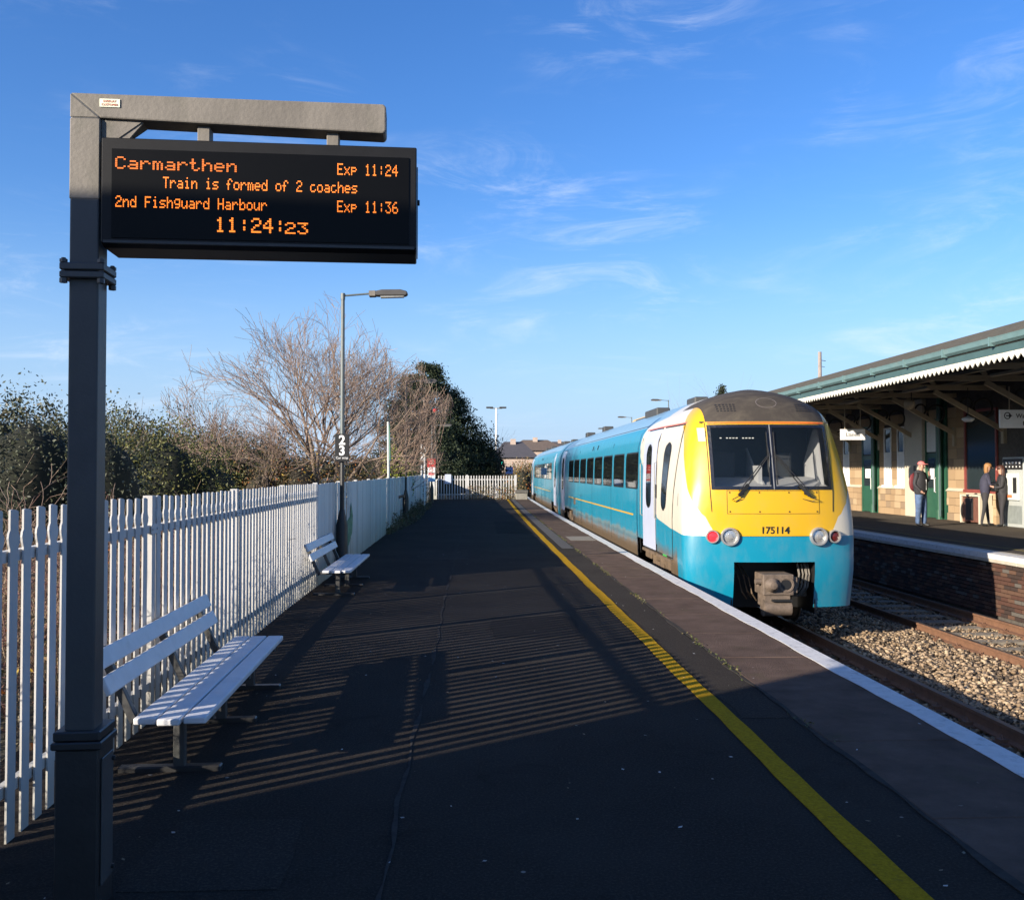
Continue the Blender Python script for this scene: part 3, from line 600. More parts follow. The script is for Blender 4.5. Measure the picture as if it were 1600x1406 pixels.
def livery(cab=True):
    m, t, N, L, P = nodes('train_livery')
    P.inputs['Roughness'].default_value = .28; P.inputs['Coat Weight'].default_value = .35; P.inputs['Coat Roughness'].default_value = .06
    tc = N.new('ShaderNodeTexCoord'); sp = N.new('ShaderNodeSeparateXYZ'); L.new(tc.outputs['Object'], sp.inputs[0]); X, Y, Z = sp.outputs
    def M(op, a, b=None):
        n = N.new('ShaderNodeMath'); n.operation = op
        for i, q in enumerate((a, b)):
            if q is None: continue
            if isinstance(q, (int, float)): n.inputs[i].default_value = q
            else: L.new(q, n.inputs[i])
        return n.outputs[0]
    def mix(f, a, b):
        x = N.new('ShaderNodeMix'); x.data_type = 'RGBA'; x.clamp_factor = True
        if isinstance(f, float): x.inputs[0].default_value = f
        else: L.new(f, x.inputs[0])
        for q, s in ((a, x.inputs[6]), (b, x.inputs[7])):
            if isinstance(q, tuple): s.default_value = (*q, 1)
            else: L.new(q, s)
        return x.outputs[2]
    def curve(tb):
        r = N.new('ShaderNodeValToRGB'); e = r.color_ramp.elements
        while len(e) < len(tb): e.new(.5)
        for i, (z, v) in enumerate(tb): e[i].position = (z+.5)/3.5; e[i].color = ((v+1)/7,)*3+(1,)
        L.new(M('DIVIDE', M('ADD', Z, .5), 3.5), r.inputs[0]); return M('SUBTRACT', M('MULTIPLY', r.outputs[0], 7), 1)
    # colour-managed ramps hold linear values, fine for data
    Yb = curve([(.60, -1), (.605, .25), (.65, 1.0), (.77, 2.3), (.9, 2.8), (1.2, 3.25), (1.53, 3.7), (1.88, 4.3), (2.2, 4.5), (2.45, 4.4), (2.55, 4.0), (2.62, 3.0)])
    Yy = curve([(.60, -1), (.605, .085), (.9, .15), (1.05, .22), (1.3, .36), (1.6, .54), (2.0, .84), (2.45, 1.25), (2.7, 1.35)])
    teal = (.003, .20, .31)
    c = teal
    n1 = N.new('ShaderNodeTexNoise'); n1.inputs['Scale'].default_value = 2; n1.inputs['Detail'].default_value = 8; L.new(tc.outputs['Object'], n1.inputs['Vector'])
    side = M('GREATER_THAN', Y, .9)
    c = mix(M('MULTIPLY', M('GREATER_THAN', Z, 2.47), side), c, (.17, .30, .40))  # roof made paler, painting in the sky it reflects
    stripe = M('MULTIPLY', M('LESS_THAN', M('ABSOLUTE', M('SUBTRACT', Z, .72)), .018), M('MULTIPLY', M('GREATER_THAN', Y, 5.1), M('LESS_THAN', Y, 19.4)))
    c = mix(stripe, c, (.55, .33, .03))
    white = M('MULTIPLY', M('LESS_THAN', Y, Yb), float(cab)); c = mix(white, c, (.54, .50, .41))
    # cream-to-white grime on the white swoosh
    yel = M('MULTIPLY', M('LESS_THAN', Y, Yy), float(cab)); c = mix(yel, c, (.58, .33, .003))
    ax = M('ABSOLUTE', X)
    dome = M('MULTIPLY', M('GREATER_THAN', Z, 2.392), M('MULTIPLY', M('LESS_THAN', ax, .955), M('LESS_THAN', Y, 2.2)))
    dome = M('MULTIPLY', dome, float(cab)); c = mix(dome, c, (.050, .043, .037))
    orl = M('MULTIPLY', M('LESS_THAN', M('ABSOLUTE', M('SUBTRACT', Z, 2.41)), .014), M('MULTIPLY', M('GREATER_THAN', Y, 1.05), M('LESS_THAN', Y, 4.2)))
    c = mix(M('MULTIPLY', orl, float(cab)), c, (.62, .12, .03))
    dz = N.new('ShaderNodeMapRange'); L.new(M('ADD', Z, M('MULTIPLY', n1.outputs[0], -.5)), dz.inputs[0]); dz.inputs[1].default_value = .14; dz.inputs[2].default_value = -.12; dz.inputs[3].default_value = 0; dz.inputs[4].default_value = .95
    wb_ = M('SUBTRACT', Z, M('ADD', .17, M('MULTIPLY', n1.outputs[0], .30)))
    wf = N.new('ShaderNodeMapRange'); L.new(M('ABSOLUTE', wb_), wf.inputs[0]); wf.inputs[1].default_value = .0; wf.inputs[2].default_value = .07; wf.inputs[3].default_value = .55; wf.inputs[4].default_value = 0
    c = mix(M('MULTIPLY', wf.outputs[0], M('GREATER_THAN', Y, 4.6)), c, (.22, .27, .25))
    c = mix(M('MULTIPLY', dz.outputs[0], M('GREATER_THAN', Y, .75)), c, (.12, .075, .038))
    n3 = N.new('ShaderNodeTexNoise'); n3.inputs['Scale'].default_value = 3; n3.inputs['Detail'].default_value = 9; n3.inputs['Roughness'].default_value = .7
    mp = N.new('ShaderNodeMapping'); mp.inputs['Scale'].default_value = (1, 2.5, .5); L.new(tc.outputs['Object'], mp.inputs[0]); L.new(mp.outputs[0], n3.inputs['Vector'])
    gr = N.new('ShaderNodeMapRange'); L.new(n3.outputs[0], gr.inputs[0]); gr.inputs[1].default_value = .45; gr.inputs[2].default_value = .75; gr.inputs[4].default_value = .17
    c = mix(gr.outputs[0], c, (.28, .24, .17))
    L.new(c, P.inputs['Base Color'])
    rr = N.new('ShaderNodeMapRange'); L.new(n3.outputs[0], rr.inputs[0]); rr.inputs[3].default_value = .2; rr.inputs[4].default_value = .5
    L.new(M('ADD', rr.outputs[0], M('MULTIPLY', dome, .4)), P.inputs['Roughness']); L.new(M('SUBTRACT', .2, M('MULTIPLY', dome, .2)), P.inputs['Coat Weight'])
    L.new(M('SUBTRACT', .5, M('MULTIPLY', dome, .35)), P.inputs['Specular IOR Level'])
    bp = N.new('ShaderNodeBump'); bp.inputs['Strength'].default_value = .12; bp.inputs['Distance'].default_value = .01; nb = N.new('ShaderNodeTexNoise'); nb.inputs['Scale'].default_value = 1.8; L.new(tc.outputs['Object'], nb.inputs['Vector']); L.new(nb.outputs[0], bp.inputs['Height']); L.new(bp.outputs[0], P.inputs['Normal'])
    return m
m_liv = livery(); m_liv2 = livery(False)
m_rub = pm('black_rubber', (.012, .012, .012), .5, .1)
m_under = pm('brake_dust_underframe', (.11, .075, .045), .85, .35, 5, .5, 30)
m_coupler = pm('coupler_steel', (.12, .09, .068), .7, .35, 9, .4, 50, dirt=(.05, .035, .025), dscale=7, damt=.7, darklo=.5)
m_creamrail = pm('grey_handrail', (.25, .25, .22), .4)
m_doorl = pm('pale_lilac_door', (.44, .48, .60), .35, .05, 3, coat=.3)
def glassmat(name, tint, rough=.03, alpha=.35):
    m, t, N, L, P = nodes(name); P.inputs['Base Color'].default_value = (*tint, 1); P.inputs['Roughness'].default_value = rough; P.inputs['Specular IOR Level'].default_value = .6
    no = N.new('ShaderNodeTexNoise'); no.inputs['Scale'].default_value = 1.3; tc = N.new('ShaderNodeTexCoord'); L.new(tc.outputs['Object'], no.inputs['Vector'])
    bp = N.new('ShaderNodeBump'); bp.inputs['Strength'].default_value = .06; bp.inputs['Distance'].default_value = .02; L.new(no.outputs[0], bp.inputs['Height']); L.new(bp.outputs[0], P.inputs['Normal'])
    P.inputs['Alpha'].default_value = alpha
    return m
m_side_glass = glassmat('tinted_side_glass', (.008, .010, .012), .03, .94)
m_screen_glass = glassmat('windscreen_glass', (.012, .02, .028), .03, .28)

def body_mesh(cab=True, length=LEN):
    cols = []  # rows of points per level
    for z in ZL:
        W = Wf(z) if cab else Wb(z); row = []
        if cab:
            k = min(1, W*.91/.93)
            fr = [q*k for q in (0, .16, .32, .48, .63, .78, .93)]
            cn = [fr[-1] + (W-fr[-1])*(1-(1-t)**2.4) for t in (.18, .36, .54, .7, .84, .94, 1)]
            pts = [(x, fy(x, z)) for x in fr+cn]
        else:
            fr = [W*q for q in (0, .2, .4, .6, .7, .8, .9)]; cn = [W*(.9+.1*t) for t in (.2, .4, .6, .75, .9, .97, 1)]
            pts = [(x, .0) for x in fr+cn]
        ye = pts[-1][1]
        st = [ye+(3.0-ye)*t for t in (.12, .3, .5, .75, 1)] + [4.6, 6.5, 9, 12, 15, 17.9, 19.5, 21.2, length]
        pts += [(side_x(z, s_) if cab else W, s_) for s_ in st]; W = Wb(z)
        pts += [(W*(1-t), length) for t in (.25, .5, .75)]
        cols.append([(-x, y, z) for x, y in pts[::-1]] + [(x, y, z) for x, y in pts[1:]])
    n = len(cols[0]); vs = [p for r in cols for p in r]; fs = []
    for i in range(len(cols)-1):
        for j in range(n):
            j2 = (j+1) % n; q = (i*n+j, i*n+j2, (i+1)*n+j2, (i+1)*n+j)
            c = sum((Vector(vs[k]) for k in q), Vector())/4
            if cab and c.y < .7 and abs(c.x) < .93 and 1.33 < c.z < 2.33: continue
            if cab and c.y < .7 and abs(c.x) < .63 and c.z < .21: continue
            if c.z < .3 and (1.35 < c.y < 4.6 or 17.9 < c.y < 21.2): continue
            fs.append(q)
    m = MB(); m.add(vs, fs); return m
def front_patch(x0, x1, z0, z1, off, nx=8, nz=8, thick=None):
    m = MB(); vs = []
    for i in range(nz+1):
        z = z0+(z1-z0)*i/nz
        for j in range(nx+1):
            x = x0+(x1-x0)*j/nx; vs.append((x, fy(x, z)-off, z))
    fs = [(i*(nx+1)+j, i*(nx+1)+j+1, (i+1)*(nx+1)+j+1, (i+1)*(nx+1)+j) for i in range(nz) for j in range(nx)]
    m.add(vs, fs); return m
def side_patch(y0, y1, z0, z1, off, sgn=-1, nz=10, round_=0, m=None, thick=.012):
    m = m or MB(); vs = []; ny = 4 if y0 < 3.0 else 1
    for i in range(nz+1):
        z = z0+(z1-z0)*i/nz; ins = 0
        if round_:
            d = min(z-z0, z1-z)
            if d < round_: ins = round_-math.sqrt(max(0, round_**2-(round_-d)**2))
        a, b = y0+ins, y1-ins
        ys = [a+(b-a)*k/ny for k in range(ny+1)]
        vs += [(sgn*(side_x(z, q)+off), q, z) for q in ys] + [(sgn*(side_x(z, q)+off-thick), q, z) for q in ys]
    fs = []; n2 = 2*(ny+1); h = ny+1
    for i in range(nz):
        p = i*n2; q = p+n2
        for k in range(ny): fs.append((p+k, p+k+1, q+k+1, q+k))
        fs += [(p, q, q+h, p+h), (p+ny, p+h+ny, q+h+ny, q+ny)]
    for p in (0, nz*n2):
        for k in range(ny): fs.append((p+k, p+h+k, p+h+k+1, p+k+1))
    m.add(vs, fs); return m

def make_coach(cab, label, loc, rz):
    r = thing('train_carriage', label, 'train carriage', loc, rz, 'carriages of the blue train')
    b = body_mesh(cab).build('body', m_liv if cab else m_liv2, r, smooth=True)
    b.data.set_sharp_from_angle(angle=rad(50))
    # side windows, each with a dark surround
    for sg in (-1, 1):
        for k in range(8):
            y0 = 4.55+1.88*k
            f = side_patch(y0-.03, y0+1.58, 1.25, 2.0, .004, sg, round_=.06).build('window', m_rub, r)
            side_patch(y0, y0+1.55, 1.28, 1.97, .008, sg, round_=.06, thick=.004).build('pane', m_side_glass, f)
        for yc, c_ in ((.75, 'a'), (21.2, 'b')):
            if c_ == 'a' and not cab: continue
        d1 = ((1.12, 2.4, m_liv, 1.62, 2.0), (2.6, 3.85, m_doorl, 3.0, 3.46)) if cab else ((1.6, 2.9, m_doorl, 1.95, 2.5),)
        for y0, y1, mt, wa, wb_ in d1 + ((20.9, 22.1, m_doorl, 21.2, 21.8),):
            seal = side_patch(y0-.03, y1+.03, .16, 2.40, .006, sg, thick=.02)
            dr = seal.build('door', m_rub, r)
            side_patch(y0, y1, .19, 2.37, .018, sg, thick=.014).build('leaf', mt, dr)
            side_patch(wa-.03, wb_+.03, .93, 2.11, .022, sg, nz=24, round_=.19, thick=.006).build('window_seal', m_rub, dr)
            side_patch(wa, wb_, .96, 2.08, .026, sg, nz=24, round_=.17, thick=.004).build('door_pane', m_side_glass, dr)
            g = MB(); g.box(sg*1.36-.03, sg*1.36+.03, y0-.02, y1+.02, .10, .15); g.build('step', m_under, r)
        # door control, grab rail, inspection hatch
        if cab:
            for yh in (2.5, 3.95):
                g = MB(); xx = sg*(side_x(1.2, yh)+.045); g.tube([(xx-sg*.04, yh, .75), (xx, yh, .78), (xx, yh, 1.75), (xx-sg*.04, yh, 1.78)], .012, 6); g.build('handrail', m_creamrail, r)
            g = MB(); g.box(-.01, .01, 0, .05, -.12, .12); o = g.build('grab_rail', m_rub, r); o.location = (sg*1.375, 2.5, 1.25)
            side_patch(.72, .74, 1.05, 1.25, .004, sg, 3).build('hatch_seam', m_rub, r) if sg < 0 else None
            side_patch(.60, .95, 1.02, 1.28, .003, sg, 4).build('inspection_hatch', m_liv, r)
            side_patch(2.2, 2.36, 1.98, 2.06, .006, sg, 2).build('door_indicator', m_rub, r)
            side_patch(1.62, 1.95, .10, .26, .006, sg, 3).build('green_label', pm('green_label', (.05, .3, .06), .5), r)
        for ys in (4.3, 8.42, 12.3, 16.1, 19.9): side_patch(ys, ys+.015, .0, 2.5, .003, sg, 10).build('panel_seam', m_rub, r)
        side_patch(4.4, 19.8, 2.50, 2.515, .003, sg, 1).build('gutter_seam', m_rub, r)
        side_patch(16.9, 17.5, .52, .74, .003, sg, 3).build('side_grille', m_under, r)
        for yy in (11.5, 12.6): side_patch(yy, yy+.12, 2.2, 2.32, .006, sg, 2).build('side_lamp', m_rub, r)
    # underframe, bogies
    for yc in (3.0, 19.6):
        bo = D.objects.new('bogie', None); link(bo, r)
        for sg in (-1, 1):
            g = MB(); g.box(sg*1.1-.06, sg*1.1+.06, yc-1.5, yc+1.5, -.42, -.2).box(sg*1.18-.07, sg*1.18+.07, yc-.5, yc+.5, -.55, -.05)
            for dy in (-1.28, 1.28): g.box(sg*1.2-.08, sg*1.2+.06, yc+dy-.16, yc+dy+.16, -.62, -.22)
            g.tube([(sg*1.16, yc-.35, -.2), (sg*1.16, yc-.35, .2)], .12, 10).tube([(sg*1.16, yc+.35, -.2), (sg*1.16, yc+.35, .2)], .12, 10).tube([(sg*1.2, yc-.9, -.1), (sg*1.2, yc+.1, .1)], .04, 8)
            g.box(sg*1.22-.05, sg*1.22+.05, yc-1.45, yc-.85, -.1, .16).box(sg*1.22-.05, sg*1.22+.05, yc+.6, yc+1.2, -.06, .12)
            g.build('bogie_frame', m_under, bo, bevel=.01)
        for dy in (-1.28, 1.28):
            g = MB()
            for sg in (-1, 1): g.lathe([(.1, -.07), (.42, -.07), (.42, .06), (.45, .06), (.45, .08), (.1, .08)], 24, c=(sg*.76, yc+dy, -.5), axis='x')
            g.tube([(-.7, yc+dy, -.5), (.7, yc+dy, -.5)], .08, 8); g.build('wheelset', m_under, bo)
    for y0, y1 in ((6.2, 8.1), (8.6, 10.6), (11.0, 13.2), (13.6, 16.0)):
        g = MB(); g.box(-1.28, 1.28, y0, y1, -.62, -.1); g.build('equipment_box', m_under, r, bevel=.03)
    g = MB(); g.box(-1.2, 1.2, .9, 22.7, .22, .29); g.build('floor_frame', m_under, r)
    for (x, y, w_, l, h_) in ((-.45, 2.9, .26, .7, .06), (-.5, 6.3, .3, 1.5, .12), (.3, 10, .9, 2.2, .1), (-.45, 15.5, .3, .5, .14), (-.45, 20.2, .3, .6, .14)):
        z = float(np.interp(abs(x)-w_/2, [0, .22, .42, .62, .80], [3.0, 2.975, 2.93, 2.86, 2.77]))
        g = MB(); g.box(x-w_/2, x+w_/2, y, y+l, z-.12, z+h_*.55); g.build('roof_pod', m_post, r, bevel=.03, seg=3)
    g = MB(); g.box(-.75, .75, LEN, LEN+.35, -.1, 2.35); g.build('gangway', m_rub, r, bevel=.05)
    return r
X0 = 4.65
c1_ = make_coach(True, 'leading train carriage, yellow rounded cab end with white and teal sides', (X0+cv(14.6), 14.6, 0), -math.atan(26/3100))
c2_ = make_coach(False, 'rear teal train carriage coupled behind the yellow fronted one', (X0+cv(38.0)+.0, 37.9, 0), -math.atan(49/3100))

# cab front details
fd = c1_
m_wsf = pm('black_windscreen_frame', (.010, .010, .012), .25, .1, coat=.4)
for sx in (-1, 1):
    pn = front_patch(sx*.035, sx*.90, 1.375, 2.295, .006, 10, 10).build('windscreen', m_screen_glass, fd, smooth=True)
    g = front_patch(sx*.035, sx*.90, 1.325, 1.375, .012, 10, 1); g2 = front_patch(sx*.035, sx*.90, 2.295, 2.345, .012, 10, 1); g.add(g2.v, g2.f)
    g2 = front_patch(sx*.895, sx*.945, 1.325, 2.345, .012, 1, 10); g.add(g2.v, g2.f); g2 = front_patch(sx*.0, sx*.04, 1.325, 2.345, .013, 1, 10); g.add(g2.v, g2.f)
    g.build('windscreen_frame', m_wsf, fd)
g = front_patch(-.008, .008, 1.33, 2.34, .022, 1, 8); g.build('centre_bar', pm('grey_bar', (.2, .2, .2), .4), fd)
g = front_patch(-.93, .93, 2.362, 2.386, .012, 20, 1); g.build('orange_strip', pm('orange_strip', (.7, .13, .02), .4), fd)
# interior of the cab
m_int = pm('cab_trim_grey', (.42, .43, .43), .7, .05); m_intd = pm('cab_dark', (.03, .035, .04), .8, .1)
g = MB(); g.prism([(.32, 1.30), (.32, 1.34), (.95, 1.50), (1.3, 1.52), (1.3, 1.30)], -.98, .98, 'x'); g.build('dashboard', m_int, fd)
g = MB(); g.box(-1.04, 1.04, 1.55, 1.6, 1.2, 2.5); g.build('cab_bulkhead', m_intd, fd)
for sx in (-1, 1):
    g = MB(); g.prism([(.50, 1.32), (1.45, 1.32), (1.45, 1.75), (1.0, 2.28), (.80, 2.28)], sx*.95-.01, sx*.95+.01, 'x'); g.build('cab_side_trim', m_int, fd)
g = MB(); g.box(-.08, -.02, .6, 1.1, 1.4, 1.7); g.prism([(.5, 1.4), (1.5, 1.4), (1.5, 2.0), (1.1, 1.7)], -.03, .0, 'x'); g.build('cab_partition', m_int, fd)
g = MB(); g.box(-1.03, 1.03, .55, 1.6, 2.38, 2.4); g.build('cab_ceiling', m_intd, fd)
for sx in (-.5, .45):
    g = MB(); g.box(sx-.2, sx+.2, 1.15, 1.25, 1.4, 1.95); g.build('cab_seat', m_intd, fd, bevel=.05, seg=3)
g = MB()
for k in range(11):
    if k in (1, 6): continue
    g.box(-.72+k*.052, -.72+k*.052+.03, .53, .54, 2.13, 2.145)
g.build('destination_display', pm('display_white', (.6, .6, .55), .5, emit=(.8, .8, .7), es=.25), fd)
# yellow access panel seam, bolts, lamps, number
def seam(x0, x1, z0, z1): return front_patch(x0, x1, z0, z1, .003, 6, 2)
g = seam(-.72, .72, .95, .956); 
for a in ((-.72, .72, 1.305, 1.311), (-.723, -.717, .95, 1.31), (.717, .723, .95, 1.31)): s_ = seam(*a); g.add(s_.v, s_.f)
g.build('access_panel_seam', m_rub, fd)
for sx in (-1, 1):
    g = MB(); zs = [.98+.05*i for i in range(29)]; vs_ = []
    for z in zs:
        x = .965 if z > 1.3 else .965+(1.3-z)*-.05
        vs_ += [(sx*(x-.006), fy(x, z)-.004, z), (sx*(x+.006), fy(x, z)-.004, z)]
    g.add(vs_, [(2*i, 2*i+1, 2*i+3, 2*i+2) for i in range(len(zs)-1)]); g.build('cheek_seam', m_rub, fd)
g = front_patch(-.63, .63, .604, .61, .003, 12, 1); g.build('bumper_seam', m_rub, fd)
for x in (-.68, -.23, .23, .68):
    for z in (.985, 1.28):
        g = MB(); g.lathe([(.012, -.006), (.01, 0), (0, 0)], 8, c=(x, fy(x, z)-.001, z), axis='y'); g.build('bolt', m_rub, fd)
m_rim = pm('lamp_rim', (.42, .41, .40), .3, .1, metal=.6); m_lens = pm('headlamp_lens', (.55, .55, .53), .12, .2, 60, metal=.7, bump=.6, bscale=60)
m_tail = pm('tail_lamp_lit', (.5, .02, .03), .2, .05, emit=(1, .03, .04), es=.55); m_tailo = pm('tail_lamp_unlit', (.10, .012, .012), .2, .05)
for x, rr_, kind in ((-.69, .145, 'h'), (.69, .145, 'h'), (-.95, .105, 't'), (.95, .105, 'u')):
    y0 = fy(abs(x), .6)-.015; nm = 'headlight' if kind == 'h' else 'tail_light'
    slope = math.atan((fy(abs(x)+.05, .6)-fy(abs(x)-.05, .6))/.1)*(1 if x > 0 else -1)*.7
    root = D.objects.new(nm, None); link(root, fd); root.location = (x, y0, .6); root.rotation_euler = (0, 0, slope)
    g = MB(); g.lathe([(rr_, .05), (rr_, -.02), (rr_*.93, -.04), (rr_*.80, -.04), (rr_*.76, -.01), (rr_*.76, .05)], 28, axis='y'); g.build('rim', m_rim, root, smooth='auto')
    g = MB(); g.lathe([(rr_*.76, .03), (rr_*.76, -.002), (rr_*.5, -.015), (0.001, -.02)], 24, axis='y'); g.build('lens', {'h': m_lens, 't': m_tail, 'u': m_tailo}[kind], root, smooth='auto')
    if kind == 'h': g = MB(); g.lathe([(rr_*.30, -.012), (rr_*.26, -.028), (.001, -.03)], 16, axis='y'); g.build('bulb', m_rim, root, smooth='auto')
text('175114', .15, (0, fy(.15, .69)-.006, .695), (pi/2, 0, 0), m_ink, fd, 'number', ext=.001, sx=1.0, off=.003)
# dome vents and round cover
for sx in (-1, 1):
    g = MB()
    for i in range(6):
        for j in range(4):
            x = sx*(.50+i*.05); z = 2.56+j*.035
            if z < 2.83-abs(x)*.2: q = front_patch(x-.015, x+.015, z, z+.018, .004, 1, 1); g.add(q.v, q.f)
    g.build('roof_vent', m_rub, fd)
g = MB(); n = 32; c0 = (0.02, 2.70)
g.add([(c0[0]+.17*math.cos(2*pi*k/n), fy(abs(c0[0]+.17*math.cos(2*pi*k/n)), c0[1]+.085*math.sin(2*pi*k/n))-.004, c0[1]+.085*math.sin(2*pi*k/n)) for k in range(n)] + [(c0[0]+.155*math.cos(2*pi*k/n), fy(abs(c0[0]+.155*math.cos(2*pi*k/n)), c0[1]+.078*math.sin(2*pi*k/n))-.004, c0[1]+.078*math.sin(2*pi*k/n)) for k in range(n)], [(k, (k+1) % n, n+(k+1) % n, n+k) for k in range(n)])
g.build('round_cover', pm('worn_grey', (.13, .11, .10), .6), fd)
# wipers
for sx in (-1, 1):
    root = D.objects.new('wiper', None); link(root, fd)
    a = Vector((sx*.50, fy(.5, 1.30)-.05, 1.27)); e = Vector((sx*.045, fy(.05, 1.86)-.05, 1.86))
    g = MB(); g.tube([a+Vector((0, 0, .0)), e], .010, 6).tube([a+Vector((sx*.05, 0, .03)), e+Vector((sx*.04, 0, -.02))], .008, 6).tube([a+Vector((0, .05, 0)), a], .03, 8); g.bar(a+Vector((sx*.05, 0, -.04)), a+(e-a)*.22, .04, .05); g.build('wiper_arm', m_rub, root)
    g = MB(); b0 = Vector((sx*.055, fy(.05, 1.40)-.03, 1.40)); b1_ = Vector((sx*.055, fy(.05, 2.22)-.03, 2.22)); g.tube([b0, b1_], .011, 6); g.tube([b0+(b1_-b0)*.3, e, b0+(b1_-b0)*.75], .008, 5); g.build('wiper_blade', m_rub, root)
    g = MB(); g.tube([a+Vector((sx*.02, .0, -.03)), a+Vector((sx*.16, -.01, -.10)), a+Vector((sx*.10, .03, -.13)), a+Vector((-sx*.05, .04, -.09))], .007, 5); g.build('washer_hose', m_rub, root)
# coupler recess and coupler
g = MB(); g.box(-.64, .64, .9, .92, -.6, .25).box(-.66, -.645, .12, .92, -.6, .25).box(.645, .66, .12, .92, -.6, .25).box(-.66, .66, .12, .92, .225, .24); g.build('coupler_recess', m_rub, fd)
cp = D.objects.new('coupler', None); link(cp, fd); cp.location = (-.02, 0, 0); cp.scale = (.9, 1, .9)
g = MB(); g.box(-.26, .26, -.22, .25, -.30, .05); g.build('coupler_face', m_coupler, cp, bevel=.015, seg=2)
g = MB(); g.lathe([(.12, .0), (.12, -.04), (.06, -.12), (.001, -.13)], 24, c=(-.12, -.22, -.12), axis='y'); g.build('coupler_cone', m_coupler, cp, smooth='auto')
g = MB(); g.lathe([(.13, .0), (.13, -.012), (.10, -.012), (.09, -.002), (.001, -.002)], 24, c=(.13, -.222, -.12), axis='y'); g.build('coupler_cup', m_coupler, cp, smooth='auto')
g = MB(); g.lathe([(.085, 0), (.085, -.005), (.001, -.005)], 24, c=(.13, -.225, -.12), axis='y'); g.build('coupler_socket', m_rub, cp)
g = MB(); g.tube([(-.24, -.12, -.52), (.22, -.12, -.52)], .14, 20); g.box(-.22, .2, -.2, .2, -.5, -.305); g.build('coupler_drum', m_coupler, cp, smooth='auto')
g = MB(); g.box(-.12, .22, -.265, -.2, -.40, -.365); g.build('contact_slot', m_rub, cp)
g = MB(); g.tube([(-.36, -.1, -.08), (-.25, -.1, -.08)], .05, 10).box(.26, .33, -.18, .1, -.26, .0); g.build('coupler_lug', m_coupler, cp)
for x, r_ in ((.44, .018), (.50, .014), (.555, .022), (.60, .014)): g = MB(); g.tube([(x, .30, .16), (x+.005, .22, .0), (x-.02, .24, -.2), (x-.08, .35, -.34)], r_, 6); g.build('hose', m_steel, fd)
g = MB(); g.box(.36, .6, .35, .5, -.36, -.16).tube([(.3, .4, -.34), (.3, .4, .0)], .03, 6); g.build('junction_box', m_under, fd)
for k, (x, z) in enumerate(((-.5, .1), (-.42, .12), (-.34, .08))):
    g = MB(); g.tube([(x, .7, z), (x+.02, .35, z-.15), (x+.06, .3, z-.38), (x+.16, .4, z-.5)], .014, 6); g.build('hose', m_under, fd)
# warning label on cheek
front_patch(-1.075, -.975, 2.08, 2.30, .006, 3, 3).build('warning_label', pm('pale_yellow_label', (.7, .66, .3), .5), fd)

# ------------------------------------------------------------------ station building and canopy
m_wall = pm('sandstone', (.36, .255, .15), .9, .22, 2.5, .4, 25)
m_stn = leafmat('building_stone', [((.34, .235, .135), .35), ((.30, .205, .118), .3), ((.385, .28, .17), .2), ((.25, .18, .115), .15)], .9)
m_cream = pm('cream_paint', (.50, .45, .35), .6, .06, 4)
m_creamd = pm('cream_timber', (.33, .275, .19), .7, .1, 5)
m_green = pm('green_paint', (.022, .085, .05), .4, .15, 4)
m_gut = pm('sea_green_paint', (.115, .195, .20), .55, .12, 3, .1, 20, dirt=(.30, .33, .29), dscale=4, damt=.4, darklo=.56)
m_fas = pm('dark_sea_green_paint', (.05, .095, .097), .55, .12, 3)
m_val = pm('cream_valance', (.68, .65, .55), .55, .06, 6)
m_roof = pm('mossy_roof', (.088, .074, .047), .95, .4, 5, .8, 14, dirt=(.05, .05, .025), dscale=3, damt=.6, bdist=.03)
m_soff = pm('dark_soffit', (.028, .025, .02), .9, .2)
m_dglass = pm('dark_window', (.02, .028, .03), .12, .2, 1)
m_blind = pm('white_blind', (.66, .66, .62), .6, .05)
WX = 15.4
stb = thing('station_building', 'sandstone station building with a long green edged platform canopy', 'building', (0, 0, FZ))
g = MB(); g.box(WX, WX+6, 20, 48, 0, 4.68); g.build('wall', m_mortar, stb)
# openings: y0, y1, z0, z1, kind
opens = [(a-.6, b-.6, c, d, k) for a, b, c, d, k in [(28.05, 29.75, 1.0, 3.35, 'win'), (31.55, 32.35, 0, 3.2, 'door'), (36.6, 37.6, 0, 3.2, 'door2'), (34.05, 34.5, 1.05, 3.1, 'slim'), (35.1, 35.6, 1.05, 3.1, 'slim'), (39.0, 39.5, 1.05, 3.1, 'slim'), (26.0, 27.9, 0, 3.4, 'machine'), (32.4, 33.7, 0, 3.4, 'pil'), (30.95, 31.5, 0, 3.4, 'pipe'), (36.15, 36.58, 0, 3.4, 'pipe')]]
ns = 0; z = 0; row = 0
rest = MB()
while z < 3.3:
    h_ = .24 if z < .8 else .33; y = 25.0 + (row % 2)*.25; 
    while y < 43:
        ln = random.uniform(.34, .52) if z < .8 else random.uniform(.5, .75); y1 = min(y+ln, 43)
        for a, b, c, d_, k_ in opens:
            if y < b+.06 and y1 > a-.06 and z < d_+.06 and z+h_ > c:
                if y < a-.2: y1 = min(y1, a-.07)
                else: y1 = None; ny = b+.07; break
        if y1 is None: y = ny; continue
        pr = (.09 if z < .8 else .03)+random.uniform(-.006, .006)
        if y1-y > .08:
            g = MB(); g.box(WX-pr, WX, y, y1-.010, z, z+h_-.010)
            if ns < 296: g.build('stone', m_stn, stb, fix=False); ns += 1
            else: rest.box(WX-pr, WX, y, y1-.018, z, z+h_-.018)
        y = y1
    z += h_; row += 1
    if .8 <= z < .85+.24 and row and not getattr(random, '_s', None):
        random._s = 1
        for a, b in ((29.25, 30.3), (33.15, 35.5), (37.1, 43)): gg = MB(); gg.prism([(WX-.13, z-.03), (WX-.02, z+.07), (WX, z+.07), (WX, z-.03)], a, b, 'y'); gg.build('string_course', m_cream, stb)
del random._s
